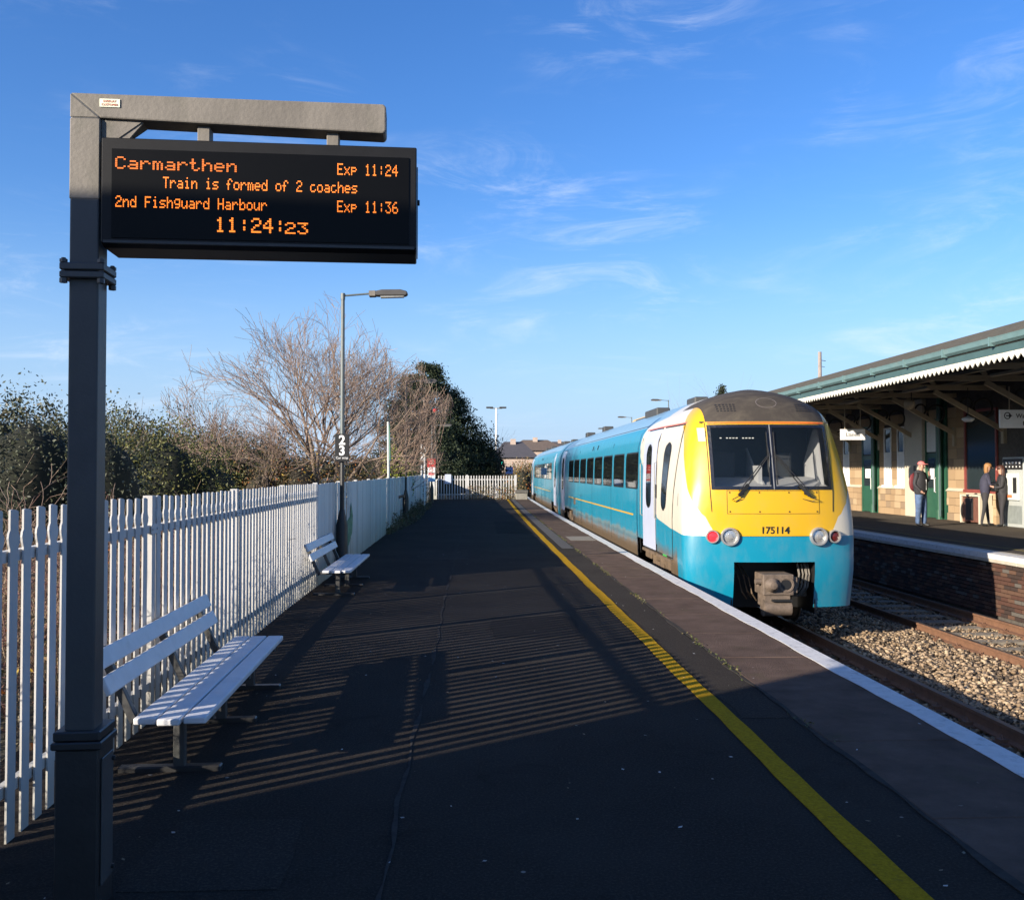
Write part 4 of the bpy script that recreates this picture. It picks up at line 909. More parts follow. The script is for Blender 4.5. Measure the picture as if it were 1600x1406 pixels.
if rest.v: tag(rest.build('stonework', m_stn, stb, fix=False), kind='stuff')
for a, b, c, d_, k_ in opens:
    if k_ == 'win':
        g = MB(); g.box(WX-.06, WX-.01, a-.08, a, c, d_).box(WX-.06, WX-.01, b, b+.08, c, d_).box(WX-.06, WX-.01, a-.08, b+.08, d_, d_+.08).box(WX-.09, WX, a-.1, b+.1, c-.1, c); f = g.build('window', pm('red_brown_frame', (.22, .05, .04), .5), stb)
        g = MB(); g.box(WX-.02, WX-.004, a, b, c, d_); g.build('pane', m_dglass, f); g = MB(); g.box(WX-.11, WX-.015, a+.1, b-.1, c-.45, c-.11); g.build('sill_panel', m_cream, stb)
    elif k_ == 'slim':
        g = MB(); g.box(WX-.05, WX-.01, a-.05, a, c, d_).box(WX-.05, WX-.01, b, b+.05, c, d_).box(WX-.05, WX-.01, a-.05, b+.05, d_, d_+.05).box(WX-.12, WX, a-.1, b+.1, c-.09, c); f = g.build('window', m_wht, stb)
        g = MB(); g.box(WX-.02, WX-.004, a, b, c+1.2, d_); g.build('pane', m_dglass, f); g = MB(); g.box(WX-.024, WX-.004, a, b, c, c+1.2); g.build('blind', m_blind, f)
    elif k_ in ('door', 'door2'):
        g = MB(); g.box(WX-.07, WX-.01, a-.02, a+.07, 0, d_).box(WX-.07, WX-.01, b-.07, b+.02, 0, d_).box(WX-.07, WX-.01, a, b, d_, d_+.08); f = g.build('door', m_green, stb)
        g = MB(); g.box(WX-.05, WX-.012, a+.07, b-.07, .02, 2.15); g.build('door_leaf', m_green, f)
        g = MB(); g.box(WX-.056, WX-.0505, a+.16, b-.16, 1.0, 2.0); g.build('pane', m_dglass, f); g = MB(); g.box(WX-.05, WX-.012, a+.07, b-.07, 2.2, d_); g.build('fanlight', m_dglass if k_ == 'door2' else m_blind, f)
        g = MB(); g.box(WX-.1, WX-.075, a+.12, a+.15, .85, 1.35).box(WX-.1, WX-.0505, a+.12, a+.15, .85, .88).box(WX-.1, WX-.0505, a+.12, a+.15, 1.32, 1.35); g.build('handle', m_wht, f)
        g = MB(); g.box(WX-.0605, WX-.0565, a+.2, b-.3, 1.3, 1.65); g.build('notice', m_wht, f)
    elif k_ == 'pil':
        g = MB(); g.box(WX-.16, WX, a, b, 0, d_+.6); g.build('pilaster', m_cream, stb, bevel=.01)
        g = MB(); g.box(WX-.175, WX-.1605, a+.45, a+.6, 1.55, 1.75).box(WX-.175, WX-.1605, a+.48, a+.56, 1.35, 1.42); g.build('call_point', m_post, stb)
    elif k_ == 'pipe':
        g = MB(); g.tube([(WX-.14, (a+b)/2, 0), (WX-.14, (a+b)/2, 4.0)], .085, 12).tube([(WX-.14, (a+b)/2, 0), (WX-.14, (a+b)/2, .3)], .12, 12).box(WX-.06, WX, a+.02, b-.02, 0, 4.0); g.build('column', m_green, stb)
        g = MB(); g.tube([(WX-.24, (a+b)/2-.22, .1), (WX-.24, (a+b)/2-.22, 3.8)], .035, 8); g.build('downpipe', m_fas, stb)
# canopy (x of the edge, z relative to far platform)
CX = 9.95; cz = 3.61
def czo(mb, x0, x1, z0, z1, y0=6, y1=46, mi=0): return strip(mb, x0, x1, y0, y1, z0, z1, 1.0, mi)
g = MB(); pitch_ = .2; y = 6.0
while y < 46:
    c = cv(y); g.add([(CX+c, y, cz+.17), (CX+c, y+pitch_-.008, cz+.17), (CX+c, y+pitch_-.008, cz+.095), (CX+c, y+pitch_/2, cz), (CX+c, y, cz+.095),
                      (CX+c+.02, y, cz+.17), (CX+c+.02, y+pitch_-.008, cz+.17), (CX+c+.02, y+pitch_-.008, cz+.095), (CX+c+.02, y+pitch_/2, cz), (CX+c+.02, y, cz+.095)],
                     [(0, 1, 2, 3, 4), (9, 8, 7, 6, 5), (0, 5, 6, 1), (1, 6, 7, 2), (2, 7, 8, 3), (3, 8, 9, 4), (4, 9, 5, 0)]); y += pitch_
tag(g.build('valance', m_val, stb), kind='stuff')
g = MB(); czo(g, CX-.01, CX+.05, cz+.165, cz+.33); g.build('fascia', m_fas, stb)
g = MB(); czo(g, CX+.052, CX+.09, cz+.2, cz+.42); g.build('inner_board', m_creamd, stb)
g = MB(); czo(g, CX-.03, CX+.03, cz+.31, cz+.335); g.build('gutter_shade_moulding', m_soff, stb)  # moulding coloured dark to paint in the shade under the gutter
g = MB()
n = 40
for i in range(6):
    pass
prof = [(a, b-.055) for a, b in [(-.13, .50), (-.14, .53), (-.115, .53), (-.10, .45), (-.05, .41), (0, .41), (.03, .45), (.03, .53), (.05, .53), (.05, .40), (0, .385), (-.06, .385), (-.115, .43)]]
vs_ = []; m_ = len(prof)
for i in range(n+1):
    y = 6+40*i/n; vs_ += [(CX+a+cv(y), y, cz+b) for a, b in prof]
g.add(vs_, [(i*m_+k, i*m_+(k+1) % m_, (i+1)*m_+(k+1) % m_, (i+1)*m_+k) for i in range(n) for k in range(m_)]); g.build('gutter', m_gut, stb)
brk = MB(); brk.box(-.15, .0, -.02, .02, .315, .49); brk = brk.mesh('gutter_bracket', m_gut)
y = 10.5
while y < 46: inst(brk, 'gutter_bracket', (CX+cv(y), y, cz), stb); y += 1.83
g = MB(); vs_ = []
for i in range(n+1):
    y = 6+40*i/n; c = cv(y); vs_ += [(CX+.02+c, y, cz+.44), (12.6+c, y, cz+1.40), (WX+.3+c, y, cz+1.1), (WX+.3+c, y, cz+1.0), (12.6+c, y, cz+1.30), (CX+.02+c, y, cz+.36)]
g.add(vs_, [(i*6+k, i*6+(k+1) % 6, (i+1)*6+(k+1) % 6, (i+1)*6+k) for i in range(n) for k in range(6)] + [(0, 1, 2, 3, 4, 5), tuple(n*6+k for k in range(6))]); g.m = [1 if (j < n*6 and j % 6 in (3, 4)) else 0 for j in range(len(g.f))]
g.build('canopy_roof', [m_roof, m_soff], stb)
for yk in (15.8, 18.6, 21.4, 24.2, 27.0, 29.8, 32.6, 35.4, 38.2, 41.0):
    c = cv(yk)
    g = MB(); g.box(CX+.05+c, WX, yk-.05, yk+.05, cz+.28, cz+.42); g.bar((WX-.02, yk, 2.72), (13.2+c, yk, cz+.24), .09, .13); g.box(WX-.1, WX, yk-.07, yk+.07, 2.35, 2.95)
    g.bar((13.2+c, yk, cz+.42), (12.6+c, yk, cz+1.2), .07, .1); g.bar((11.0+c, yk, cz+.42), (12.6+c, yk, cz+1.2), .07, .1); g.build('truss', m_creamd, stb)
    for (xr, zr, rr2) in ((14.75, 3.38, .27), (14.25, 3.5, .17)):
        g = MB(); n2 = 20; g.tube([(xr+rr2*math.cos(2*pi*k/n2), yk, zr+rr2*math.sin(2*pi*k/n2)) for k in range(n2+1)], .03, 6); g.build('roundel', m_soff, stb)
g = MB()
for x in (11.2, 12.6, 13.9): czo(g, x-.05, x+.05, cz+.43, cz+.52)
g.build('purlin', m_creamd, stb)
for yk in (21.5, 26.2, 30.9, 35.6):
    lt = thing('strip_light', 'pale unlit strip light under the canopy, ' + {21.5: 'nearest', 26.2: 'second nearest', 30.9: 'third', 35.6: 'farthest'}[yk] + ' of the row', 'light fitting', (12.3+cv(yk), yk, FZ+cz+.18), 0, 'strip lights under the canopy')
    g = MB(); g.box(-.06, .06, -.75, .75, 0, .07); g.build('diffuser', m_creamd, lt, bevel=.01); g = MB(); g.tube([(0, -.5, .07), (0, -.5, .1)], .01, 5).tube([(0, .5, .07), (0, .5, .1)], .01, 5); g.build('stem', m_dark, lt)
# hanging signs
def hang(name, label, loc, w_, h_, top):
    s = thing(name, label, 'sign', loc); g = MB(); g.box(-w_/2, w_/2, -.03, .03, 0, h_); p = g.build('panel', m_wht, s, bevel=.005)
    for x in (-w_*.32, w_*.32): g = MB(); g.tube([(x, 0, h_), (x, 0, top)], .014, 6); g.build('rod', m_creamd, s)
    return s, p
s, p = hang('station_name_sign', 'white hanging name sign under the canopy beside the train', (12.3, 30.4, 2.62), .80, .35, 1.2); text('Llanelli', .17, (0, -.033, .17), (pi/2, 0, 0), m_ink, p)
s, p = hang('way_out_sign', 'white way out sign hanging under the canopy at the right edge', (14.02, 23.6, 2.70), 1.42, .46, 1.05)
text('Way out', .155, (-.30, -.033, .30), (pi/2, 0, 0), m_ink, p, align='LEFT', off=.002)
g = MB(); n2 = 18; cx_, cz_ = -.52, .31
g.add([(cx_+.09*math.cos(2*pi*k/n2), -.0325, cz_+.09*math.sin(2*pi*k/n2)) for k in range(n2)]+[(cx_+.065*math.cos(2*pi*k/n2), -.0325, cz_+.065*math.sin(2*pi*k/n2)) for k in range(n2)], [(k, (k+1) % n2, n2+(k+1) % n2, n2+k) for k in range(n2)])
g.add([(-.56, -.0325, .295), (-.46, -.0325, .295), (-.46, -.0325, .325), (-.56, -.0325, .325)], [(0, 1, 2, 3)]); g.add([(-.48, -.0327, .26), (-.39, -.0327, .31), (-.48, -.0327, .36)], [(0, 1, 2)]); g.build('exit_symbol', m_ink, p)
g = MB(); g.box(-.12, .55, -.036, -.031, .07, .17); g.build('symbol_bar', m_ink, p)
for nm, loc, lb in (('cctv_dome', (13.35, 25.2, 3.0), 'pale dome lamp hanging in the dark canopy left of the way out sign'),):
    o = thing(nm, lb, 'lamp', loc); g = MB(); g.lathe([(.0, -.06), (.10, -.055), (.16, 0), (.16, .03), (.03, .09), (0, .1)], 16); g.build('shade', pm('pale_globe', (.45, .5, .55), .3), o, smooth='auto'); g = MB(); g.tube([(0, 0, .1), (0, 0, .85)], .012, 5); g.build('rod', m_dark, o)
sp_ = thing('loudspeaker', 'small cream horn loudspeaker hanging below the canopy beams', 'loudspeaker', (12.6, 26.9, 3.55)); g = MB(); g.lathe([(.04, -.16), (.05, -.1), (.16, .12), (.17, .13)], 14, axis='y'); g.build('horn', m_creamd, sp_); g = MB(); g.tube([(0, 0, .0), (0, 0, .32)], .015, 5); g.build('bracket', m_dark, sp_)

# ticket machine, panel, bin
tm = thing('ticket_machine', 'grey ticket machine against the station wall beside the two women', 'ticket machine', (15.1, 25.6, FZ))
g = MB(); g.box(0, .29, 0, 1.05, 0, 1.95); g.build('cabinet', pm('machine_grey', (.36, .38, .36), .45, .06), tm, bevel=.015)
g = MB(); g.box(-.06, 0, .18, .92, .75, 1.5); g.build('console', pm('machine_light', (.55, .58, .55), .4, .05), tm, bevel=.01)
g = MB(); g.box(-.068, -.061, .55, .85, 1.15, 1.42); g.build('screen', pm('bright_panel', (.6, .62, .6), .3), tm)
g = MB(); g.box(-.068, -.061, .25, .42, .95, 1.38); g.build('keypad', m_dark, tm)
g = MB(); g.box(-.07, -.061, .48, .86, .82, .9); g.build('orange_strip', pm('orange', (.6, .16, .06), .5), tm)
g = MB(); g.box(-.012, 0, .05, 1.0, 1.6, 1.9); hd = g.build('header', m_dark, tm)
g = MB()
for i in range(5): g.box(-.016, -.0125, .12+i*.17, .2+i*.17, 1.76, 1.82).box(-.016, -.0125, .14+i*.17, .18+i*.17, 1.66, 1.7)
g.build('payment_symbols', m_wht, hd)
g = MB(); g.box(-.01, 0, .1, .95, .1, .6); g.build('lower_door', pm('machine_dark', (.2, .22, .21), .5), tm)
wp = thing('poster_board', 'tall white board on the wall at the right edge of view', 'board', (15.1, 24.1, FZ)); g = MB(); g.box(0, .25, 0, 1.45, 0, 1.85); g.build('panel', m_cream, wp, bevel=.01); g = MB(); g.box(-.02, .26, -.01, 1.46, 0, .35); g.build('plinth', m_creamd, wp); g = MB(); g.box(-.02, .25, 0, 1.45, 2.2, 2.9); g.build('upper_panel', m_post, wp)
lb_ = thing('litter_bin', 'brown metal litter bin with pale frame against the station wall', 'litter bin', (14.9, 27.55, FZ))
g = MB(); g.box(.04, .46, .06, 1.06, .03, .78); g.build('body', pm('brown_metal', (.22, .10, .07), .4, .25, 6, metal=.3), lb_, bevel=.03, seg=2)
g = MB(); g.box(0, .5, 0, .06, 0, .86).box(0, .5, 1.06, 1.12, 0, .86).box(0, .5, .06, 1.06, .8, .86); g.build('frame', m_cream, lb_, bevel=.01); g = MB(); g.box(0.02, .06, .4, .8, .1, .75); g.build('door', m_dark, lb_)

# ------------------------------------------------------------------ people
m_skin = pm('skin', (.42, .24, .17), .55, .05)
def skin_body(name, J, E, matf, mats, parent):
    me = D.meshes.new(name); names = list(J); me.from_pydata([J[k][0] for k in names], [(names.index(a), names.index(b)) for a, b in E], [])
    o = D.objects.new(name, me); link(o)
    sm = o.modifiers.new('skin', 'SKIN'); sm.use_smooth_shade = True
    for i, k in enumerate(names):
        r = J[k][1]; sv = me.skin_vertices[0].data[i]; sv.radius = r if isinstance(r, tuple) else (r, r); sv.use_root = (i == 0)
    ss = o.modifiers.new('sub', 'SUBSURF'); ss.levels = 2; ss.render_levels = 2
    dg = bpy.context.evaluated_depsgraph_get(); me2 = D.meshes.new_from_object(o.evaluated_get(dg)); D.objects.remove(o)
    me2.materials.clear()
    for m in mats: me2.materials.append(m)
    for p in me2.polygons: p.material_index = matf(p.center); p.use_smooth = True
    b = D.objects.new(name, me2); link(b, parent); return b
def person(label, loc, rz, H, jac, trou, hair, pose, female=False, shoe=None):
    # local: faces +x, z up; unit H = height
    r = thing('person', label, 'person', loc, rz); s = H/1.78
    sh = .185 if not female else .165; ch = (.135, .185) if not female else (.11, .16); hip = .16 if not female else .15
    lean = pose.get('lean', 0); st = pose.get('step', .05)
    J = {'pelvis': ((0, 0, .95), (.125, hip)), 'waist': ((lean*.3, 0, 1.12), (.12, hip*.95)), 'chest': ((lean*.8, 0, 1.34), ch), 'neck0': ((lean, 0, 1.47), .075), 'neck': ((lean+.015, 0, 1.54), .055),
         'head': ((lean+.03+pose.get('hx', 0), 0, 1.63), (.085, .072)), 'crown': ((lean+.02+pose.get('hx', 0), 0, 1.715), (.082, .07))}
    E = [('pelvis', 'waist'), ('waist', 'chest'), ('chest', 'neck0'), ('neck0', 'neck'), ('neck', 'head'), ('head', 'crown')]
    for sg, nm in ((1, 'l'), (-1, 'r')):
        dx = st*sg
        J['hip'+nm] = ((0, sg*.10, .86), .118 if not female else .095); J['knee'+nm] = ((dx*.5+.015, sg*.115, .50), .086 if not female else .055); J['ankle'+nm] = ((dx, sg*.115, .10), .068 if not female else .036)
        J['heel'+nm] = ((dx+.01, sg*.115, .045), .04); J['toe'+nm] = ((dx+.16, sg*.13, .03), .036)
        E += [('pelvis', 'hip'+nm), ('hip'+nm, 'knee'+nm), ('knee'+nm, 'ankle'+nm), ('ankle'+nm, 'heel'+nm), ('heel'+nm, 'toe'+nm)]
        el, wr, ha = pose['arm'+nm]
        J['sho'+nm] = ((lean*.9, sg*sh, 1.42), .075 if not female else .06); J['elb'+nm] = (el, .055 if not female else .047); J['wri'+nm] = (wr, .036); J['hand'+nm] = (ha, (.032, .022))
        E += [('chest', 'sho'+nm), ('sho'+nm, 'elb'+nm), ('elb'+nm, 'wri'+nm), ('wri'+nm, 'hand'+nm)]
        v = (Vector(ha)-Vector(wr)).normalized(); sd_ = v.cross(Vector((0, 1, 0)));
        if sd_.length < .1: sd_ = Vector((0, 0, 1))
        sd_.normalize(); yv = v.cross(sd_)
        for k in range(4):
            f0 = Vector(ha)+yv*(k-1.5)*.017+v*.03; f1 = f0+v*(.035-.004*abs(k-1.5))+sd_*.012
            J[f'f{k}{nm}'] = (tuple(f0), .009); J[f'g{k}{nm}'] = (tuple(f1), .008); E += [('hand'+nm, f'f{k}{nm}'), (f'f{k}{nm}', f'g{k}{nm}')]
        t0 = Vector(ha)-v*.01+yv*.035+sd_*.015; J['th'+nm] = (tuple(t0), .010); E += [('hand'+nm, 'th'+nm)]
    hands = [Vector(J['hand'+n][0]) for n in 'lr']; wr_ = [Vector(J['wri'+n][0]) for n in 'lr']
    def mf(c):
        if c.z < .075: return 3
        for h_, w_ in zip(hands, wr_):
            if (c-h_).length < .075: return 0
        if c.z > 1.51 and abs(c.y) < .12 and abs(c.x-lean) < .2: return 0
        if c.z < .93: return 2
        return 1
    b = skin_body('body', J, E, mf, [m_skin, jac, trou, shoe or m_ink], r); r.scale = (s, s, s)
    hx = J['head'][0][0]
    # face: nose, eyes, ears, mouth
    g = MB(); g.add([(hx+.085, -.014, 1.625), (hx+.085, .014, 1.625), (hx+.115, 0, 1.632), (hx+.082, 0, 1.672)], [(0, 1, 2), (0, 2, 3), (2, 1, 3)]); g.build('nose', m_skin, r)
    for sg in (-1, 1):
        g = MB(); g.lathe([(0, -.008), (.009, 0), (0, .008)], 8, c=(hx+.078, sg*.030, 1.665)); g.build('eye', m_ink, r)
        g = MB(); g.lathe([(0, -.028), (.012, -.02), (.016, .015), (0, .028)], 8, c=(hx-.005, sg*.078, 1.655)); g.build('ear', m_skin, r)
    g = MB(); g.box(hx+.078, hx+.088, -.022, .022, 1.592, 1.599); g.build('mouth', pm('lips', (.3, .1, .09), .5), r)
    return r, hx, lean
def ell(mb, c, rx, ry, rz_, n=14, m=9, z0=-1, z1=1):
    pr = []
    vs = []; 
    for i in range(m+1):
        t = z0+(z1-z0)*i/m; rr_ = math.sqrt(max(0.0004, 1-t*t))
        for k in range(n): a = 2*pi*k/n; vs.append((c[0]+rx*rr_*math.cos(a), c[1]+ry*rr_*math.sin(a), c[2]+rz_*t))
    fs = [(i*n+k, i*n+(k+1) % n, (i+1)*n+(k+1) % n, (i+1)*n+k) for i in range(m) for k in range(n)] + [tuple(range(n)), tuple(m*n+k for k in range(n))]
    return mb.add(vs, fs)
m_jac = pm('dark_jacket', (.025, .024, .028), .75, .2, 12); m_jean = pm('blue_jeans', (.06, .10, .19), .85, .6, 5, dirt=(.16, .24, .38), dscale=4, damt=.7); m_navy = pm('navy_coat', (.035, .035, .06), .85, .15, 9); m_trou = pm('dark_trousers', (.03, .028, .032), .85, .15, 8)
p1, hx, ln_ = person('man in a pink cap, black jacket and jeans waiting on the far platform', (12.75, 26.7, FZ), rad(-55), 1.84, m_jac, m_jean, None,
    dict(arml=((.02, .27, 1.20), (.18, .16, 1.34), (.20, .08, 1.45)), armr=((-.03, -.27, 1.14), (.12, -.22, .97), (.16, -.18, .93)), step=.03))
g = MB(); ell(g, (hx-.005, 0, 1.70), .105, .09, .085, z0=-.1); g.prism([(hx+.06, -.07), (hx+.17, -.055), (hx+.19, 0), (hx+.17, .055), (hx+.06, .07)], 1.69, 1.702, 'z'); g.build('cap', pm('pink_cap', (.62, .16, .15), .7, .1), p1, smooth='auto')
g = MB(); ell(g, (.0, 0, 1.13), .17, .25, .42, z0=-.74, z1=.8); g.build('jacket', m_jac, p1, smooth='auto')
g = MB(); ell(g, (-.04, 0, 1.47), .13, .14, .08); g.build('hood', m_jac, p1, smooth='auto')
g = MB(); ell(g, (-.22, .02, 1.2), .09, .17, .26); g.build('backpack', pm('dark_red_pack', (.14, .02, .025), .7, .1), p1, smooth='auto')
g = MB(); g.box(.155, .17, -.01, .005, 1.0, 1.28); g.build('zip', m_wht, p1)
p2, hx, ln_ = person('woman with long fair hair, navy coat and heels looking down at her phone', (14.62, 26.72, FZ), rad(-15), 1.80, m_navy, m_trou, None,
    dict(arml=((.08, .22, 1.15), (.30, .14, 1.20), (.38, .08, 1.24)), armr=((.08, -.22, 1.15), (.30, -.12, 1.18), (.38, -.05, 1.21)), lean=.05, step=.12, hx=.03), True)
m_hair = pm('fair_hair', (.30, .15, .055), .6, .3, 20, stretch=(4, 4, 1)); 
g = MB(); ell(g, (hx-.022, 0, 1.685), .105, .092, .09); ell(g, (hx-.07, 0, 1.60), .06, .088, .17); g.build('hair', m_hair, p2, smooth='auto')
g = MB(); ell(g, (.01, 0, 1.12), .145, .19, .33, z0=-.8, z1=.9); g.build('coat', m_navy, p2, smooth='auto')
g = MB(); g.box(.41, .42, -.035, .045, 1.22, 1.32); g.build('phone', m_ink, p2)
for sg in (1, -1): g = MB(); g.tube([(.12*sg-.045, sg*.115, 0), (.12*sg-.04, sg*.115, .06)], [.006, .014], 6); g.build('shoe_heel', m_ink, p2)
p3, hx, ln_ = person('woman in dark clothes half hidden between the fair haired woman and the ticket machine', (14.93, 26.38, FZ), rad(165), 1.74, m_jac, m_trou, None,
    dict(arml=((.06, .2, 1.14), (.22, .12, 1.12), (.28, .06, 1.15)), armr=((.04, -.2, 1.12), (.2, -.12, 1.10), (.26, -.06, 1.13)), lean=.02, step=.05), True)
g = MB(); ell(g, (hx-.022, 0, 1.685), .105, .092, .09); ell(g, (hx-.07, 0, 1.56), .065, .095, .22); g.build('hair', pm('dark_auburn_hair', (.05, .018, .012), .6, .3, 20), p3, smooth='auto')
g = MB(); ell(g, (.01, 0, 1.12), .14, .18, .33, z0=-.8, z1=.9); g.build('coat', m_jac, p3, smooth='auto')
hb = thing('handbag', 'black handbag held in front of the dark dressed woman', 'bag', (14.74, 26.42, FZ+1.0)); g = MB(); g.box(-.06, .06, -.13, .13, -.02, .2); g.build('bag_body', m_ink, hb, bevel=.03, seg=2); g = MB(); g.tube([(0, -.1, .2), (0, -.06, .3), (0, .06, .3), (0, .1, .2)], .01, 5); g.build('handle', m_ink, hb)

# ------------------------------------------------------------------ vegetation
m_bark = pm('pale_bark', (.20, .15, .115), .9, .3, 8, .3, 30)
m_twig = leafmat('reddish_twig', [((.27, .19, .145), .5), ((.20, .14, .11), .3), ((.34, .26, .20), .2)], .85)
def grow(segs, p, d, ln, r, lev, maxlev, spread=.5, up=.15, wig=.12, kids=(2, 4), ratio=(.62, .82), bias=None):
    n = 4 if lev < 2 else 3; pts = [p.copy()]; rs = [r]; q = p.copy(); dd = d.copy()
    for i in range(n):
        dd = (dd + Vector((random.gauss(0, wig), random.gauss(0, wig), random.gauss(0, wig)+up*.25))).normalized(); q = q + dd*(ln/n); pts.append(q.copy()); rs.append(r*(1-.42*(i+1)/n))
    segs.append((pts, rs, lev))
    if lev >= maxlev: return
    nk = random.randint(*kids)
    for k in range(nk):
        t = random.uniform(.3, 1) if k else 1; i = min(n, max(1, int(round(t*n)))); base = pts[i]
        ax = dd.orthogonal().normalized(); ax.rotate(Quaternion(dd, random.uniform(0, 2*pi)))
        nd = (dd + ax*random.uniform(spread*.5, spread*1.25)).normalized(); nd.z += up*.4
        if bias: nd += bias*.12
        nd.normalize()
        grow(segs, base, nd, ln*random.uniform(*ratio), rs[i]*.72, lev+1, maxlev, spread, up, wig, kids, ratio, bias)
def tubes_mesh(segs, lo, hi, rmin=.003):
    V = []; F = []; c = 0
    for pts, rs, lev in segs:
        if not lo <= lev <= hi: continue
        n = 7 if lev < 1 else 5 if lev < 2 else 3
        for i, p in enumerate(pts):
            rs[i] = max(rs[i], rmin)
            t = (pts[min(i+1, len(pts)-1)]-pts[max(i-1, 0)]).normalized(); a = t.orthogonal().normalized(); b = t.cross(a)
            for k in range(n): th = 2*pi*k/n; V.append(p+(a*math.cos(th)+b*math.sin(th))*rs[i])
        for i in range(len(pts)-1):
            for k in range(n): F.append((c+i*n+k, c+i*n+(k+1) % n, c+(i+1)*n+(k+1) % n, c+(i+1)*n+k))
        c += len(pts)*n
    return V, F
def bare_tree(label, loc, stems, maxlev, name='bare_tree', rmin=.003, lowcut=-1, env=None, **kw):
    t = thing(name, label, 'tree', loc); segs = []
    for d, ln, r in stems: grow(segs, Vector((random.gauss(0, .12), random.gauss(0, .12), 0)), Vector(d).normalized(), ln, r, 0, maxlev, **kw)
    segs = [q for q in segs if q[2] < 1 or min(p.z for p in q[0]) > lowcut]
    if env:
        def ok(q):
            p = q[0][-1]; rx = env[0] if p.x < 0 else env[1]; n_ = math.sin(math.atan2(p.z, p.x)*9)*.07+math.sin(math.atan2(p.z, p.x)*23+2)*.05
            return (p.x/rx)**2+((p.z-1)/env[2])**2 < (1+n_)**2
        segs = [q for q in segs if q[2] < 2 or ok(q)]
    V, F = tubes_mesh(segs, 0, 1); fast('trunk', V, F, m_bark, t); V, F = tubes_mesh(segs, 2, 99, rmin); fast('crown', V, F, m_twig, t); return t
random.seed(21)
bare_tree('large spreading bare tree behind the fence, its twigs against the sky', (-4.5, 30, -.08),
    [((-.3, .1, 1), 3.0, .085), ((.15, .0, 1), 3.0, .08), ((-.75, 0, 1), 2.5, .085), ((-1.1, .2, .8), 2.5, .07), ((-.45, .4, 1), 2.7, .09), ((-.2, -.1, 1), 2.75, .10), ((.1, .3, 1), 2.6, .09), ((.55, 0, 1), 2.4, .08), ((.9, .2, .8), 2.4, .08), ((1.2, -.1, .7), 2.8, .075), ((1.3, .2, .95), 2.4, .06), ((-1.35, -.2, .5), 2.5, .06), ((-1.3, .3, .62), 2.5, .06)], 5, rmin=.0052, lowcut=1.6, env=(4.9, 4.0, 5.9),
    spread=.62, up=.10, wig=.11, kids=(3, 4), ratio=(.60, .82))
bare_tree('smaller bare tree standing behind the larger one, left of the conifer', (-6.6, 40, -.08),
    [((.3, 0, 1), 2.4, .06), ((.7, -.2, .8), 2.4, .05), ((-.2, .2, 1), 2.4, .06)], 4, rmin=.007, lowcut=2.0, spread=.5, up=.10, kids=(2, 4), ratio=(.62, .82))
bare_tree('bare pale stemmed bush at the far left behind the fence', (-4.6, 9.0, -.08),
    [((-.5, .1, .9), .75, .022), ((.2, 0, 1), .75, .025), ((.7, .1, .7), .8, .022), ((-.9, .2, .5), .8, .02), ((.9, 0, .35), .85, .018), ((-.2, -.3, 1), .6, .018)], 4, 'bare_bush', spread=.75, up=.1, wig=.22, kids=(2, 4), ratio=(.6, .85))
bare_tree('thin leafless sapling rising above the left hedge', (-6.6, 13.4, -.08), [((.3, .1, 1), 1.35, .014)], 2, 'bare_bush', spread=.4, up=.3, wig=.12, kids=(2, 3))
def cloud(centers, n, leaf, shell=.55, jit=.1):
    """leaf points spread through ellipsoids (cx,cy,cz,rx,ry,rz)"""
    vol = np.array([c[3]*c[4]*c[5] for c in centers]); pr = vol**.8; pr /= pr.sum(); P = []
    for c, k in zip(centers, (pr*n).astype(int)):
        d = rng.normal(size=(k, 3)); d /= np.linalg.norm(d, axis=1)[:, None]; rr_ = (shell+(1-shell)*rng.random(k)**.7)
        lump = 1+.22*np.sin(d[:, 0]*7+c[0]*3)*np.sin(d[:, 1]*6+c[1])*1+.2*np.sin(d[:, 2]*8+c[2]*5+d[:, 0]*5)
        P.append(np.array(c[:3])+d*np.array(c[3:])*(rr_*lump)[:, None]+rng.normal(0, jit, (k, 3)))
    P = np.vstack(P); P = P[P[:, 2] > -.1]; return clump_quads(P, leaf)
def bush(name, label, loc, centers, n, leaf, mat, cat='shrub', core=None, shell=.5, jit=.1, group=None, spikes=0):
    t = thing(name, label, cat, loc, 0, group); V, F = cloud(centers, n, leaf, shell, jit); fast('foliage', V, F, mat, t)
    g = MB()
    for c in centers: kc = .5 if core else .7; ell(g, c[:3], c[3]*kc, c[4]*kc, c[5]*kc, 12, 8)  # solid dark blobs added to block light and read as inner shade
    g.build('shade_core', core or m_dkleaf, t, smooth=True)
    segs = []
    for c in centers[:max(1, spikes)]:
        for k in range(6): grow(segs, Vector((c[0]+random.uniform(-.3, .3)*c[3], c[1]+random.uniform(-.3, .3)*c[4], 0)), Vector((random.gauss(0, .25), random.gauss(0, .25), 1)).normalized(), (c[2]+c[5])*.55, .025, 0, 2 if not spikes else 3, spread=.4, up=.3)
    V, F = tubes_mesh(segs, 0, 99); fast('stems', V, F, m_bark, t)
    return t
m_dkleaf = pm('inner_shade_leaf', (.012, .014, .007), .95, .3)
m_hedge = leafmat('hedge_leaf', [((.030, .036, .012), .4), ((.045, .048, .018), .3), ((.06, .05, .022), .2), ((.08, .06, .03), .1)])
m_olive = leafmat('olive_leaf', [((.085, .095, .025), .35), ((.12, .12, .035), .3), ((.06, .07, .018), .25), ((.16, .14, .04), .1)])
m_con = leafmat('conifer_needle', [((.012, .022, .010), .5), ((.02, .032, .013), .35), ((.034, .044, .018), .15)], .7)
m_yell = leafmat('yellow_green_leaf', [((.28, .30, .03), .5), ((.20, .24, .03), .3), ((.12, .15, .03), .2)])
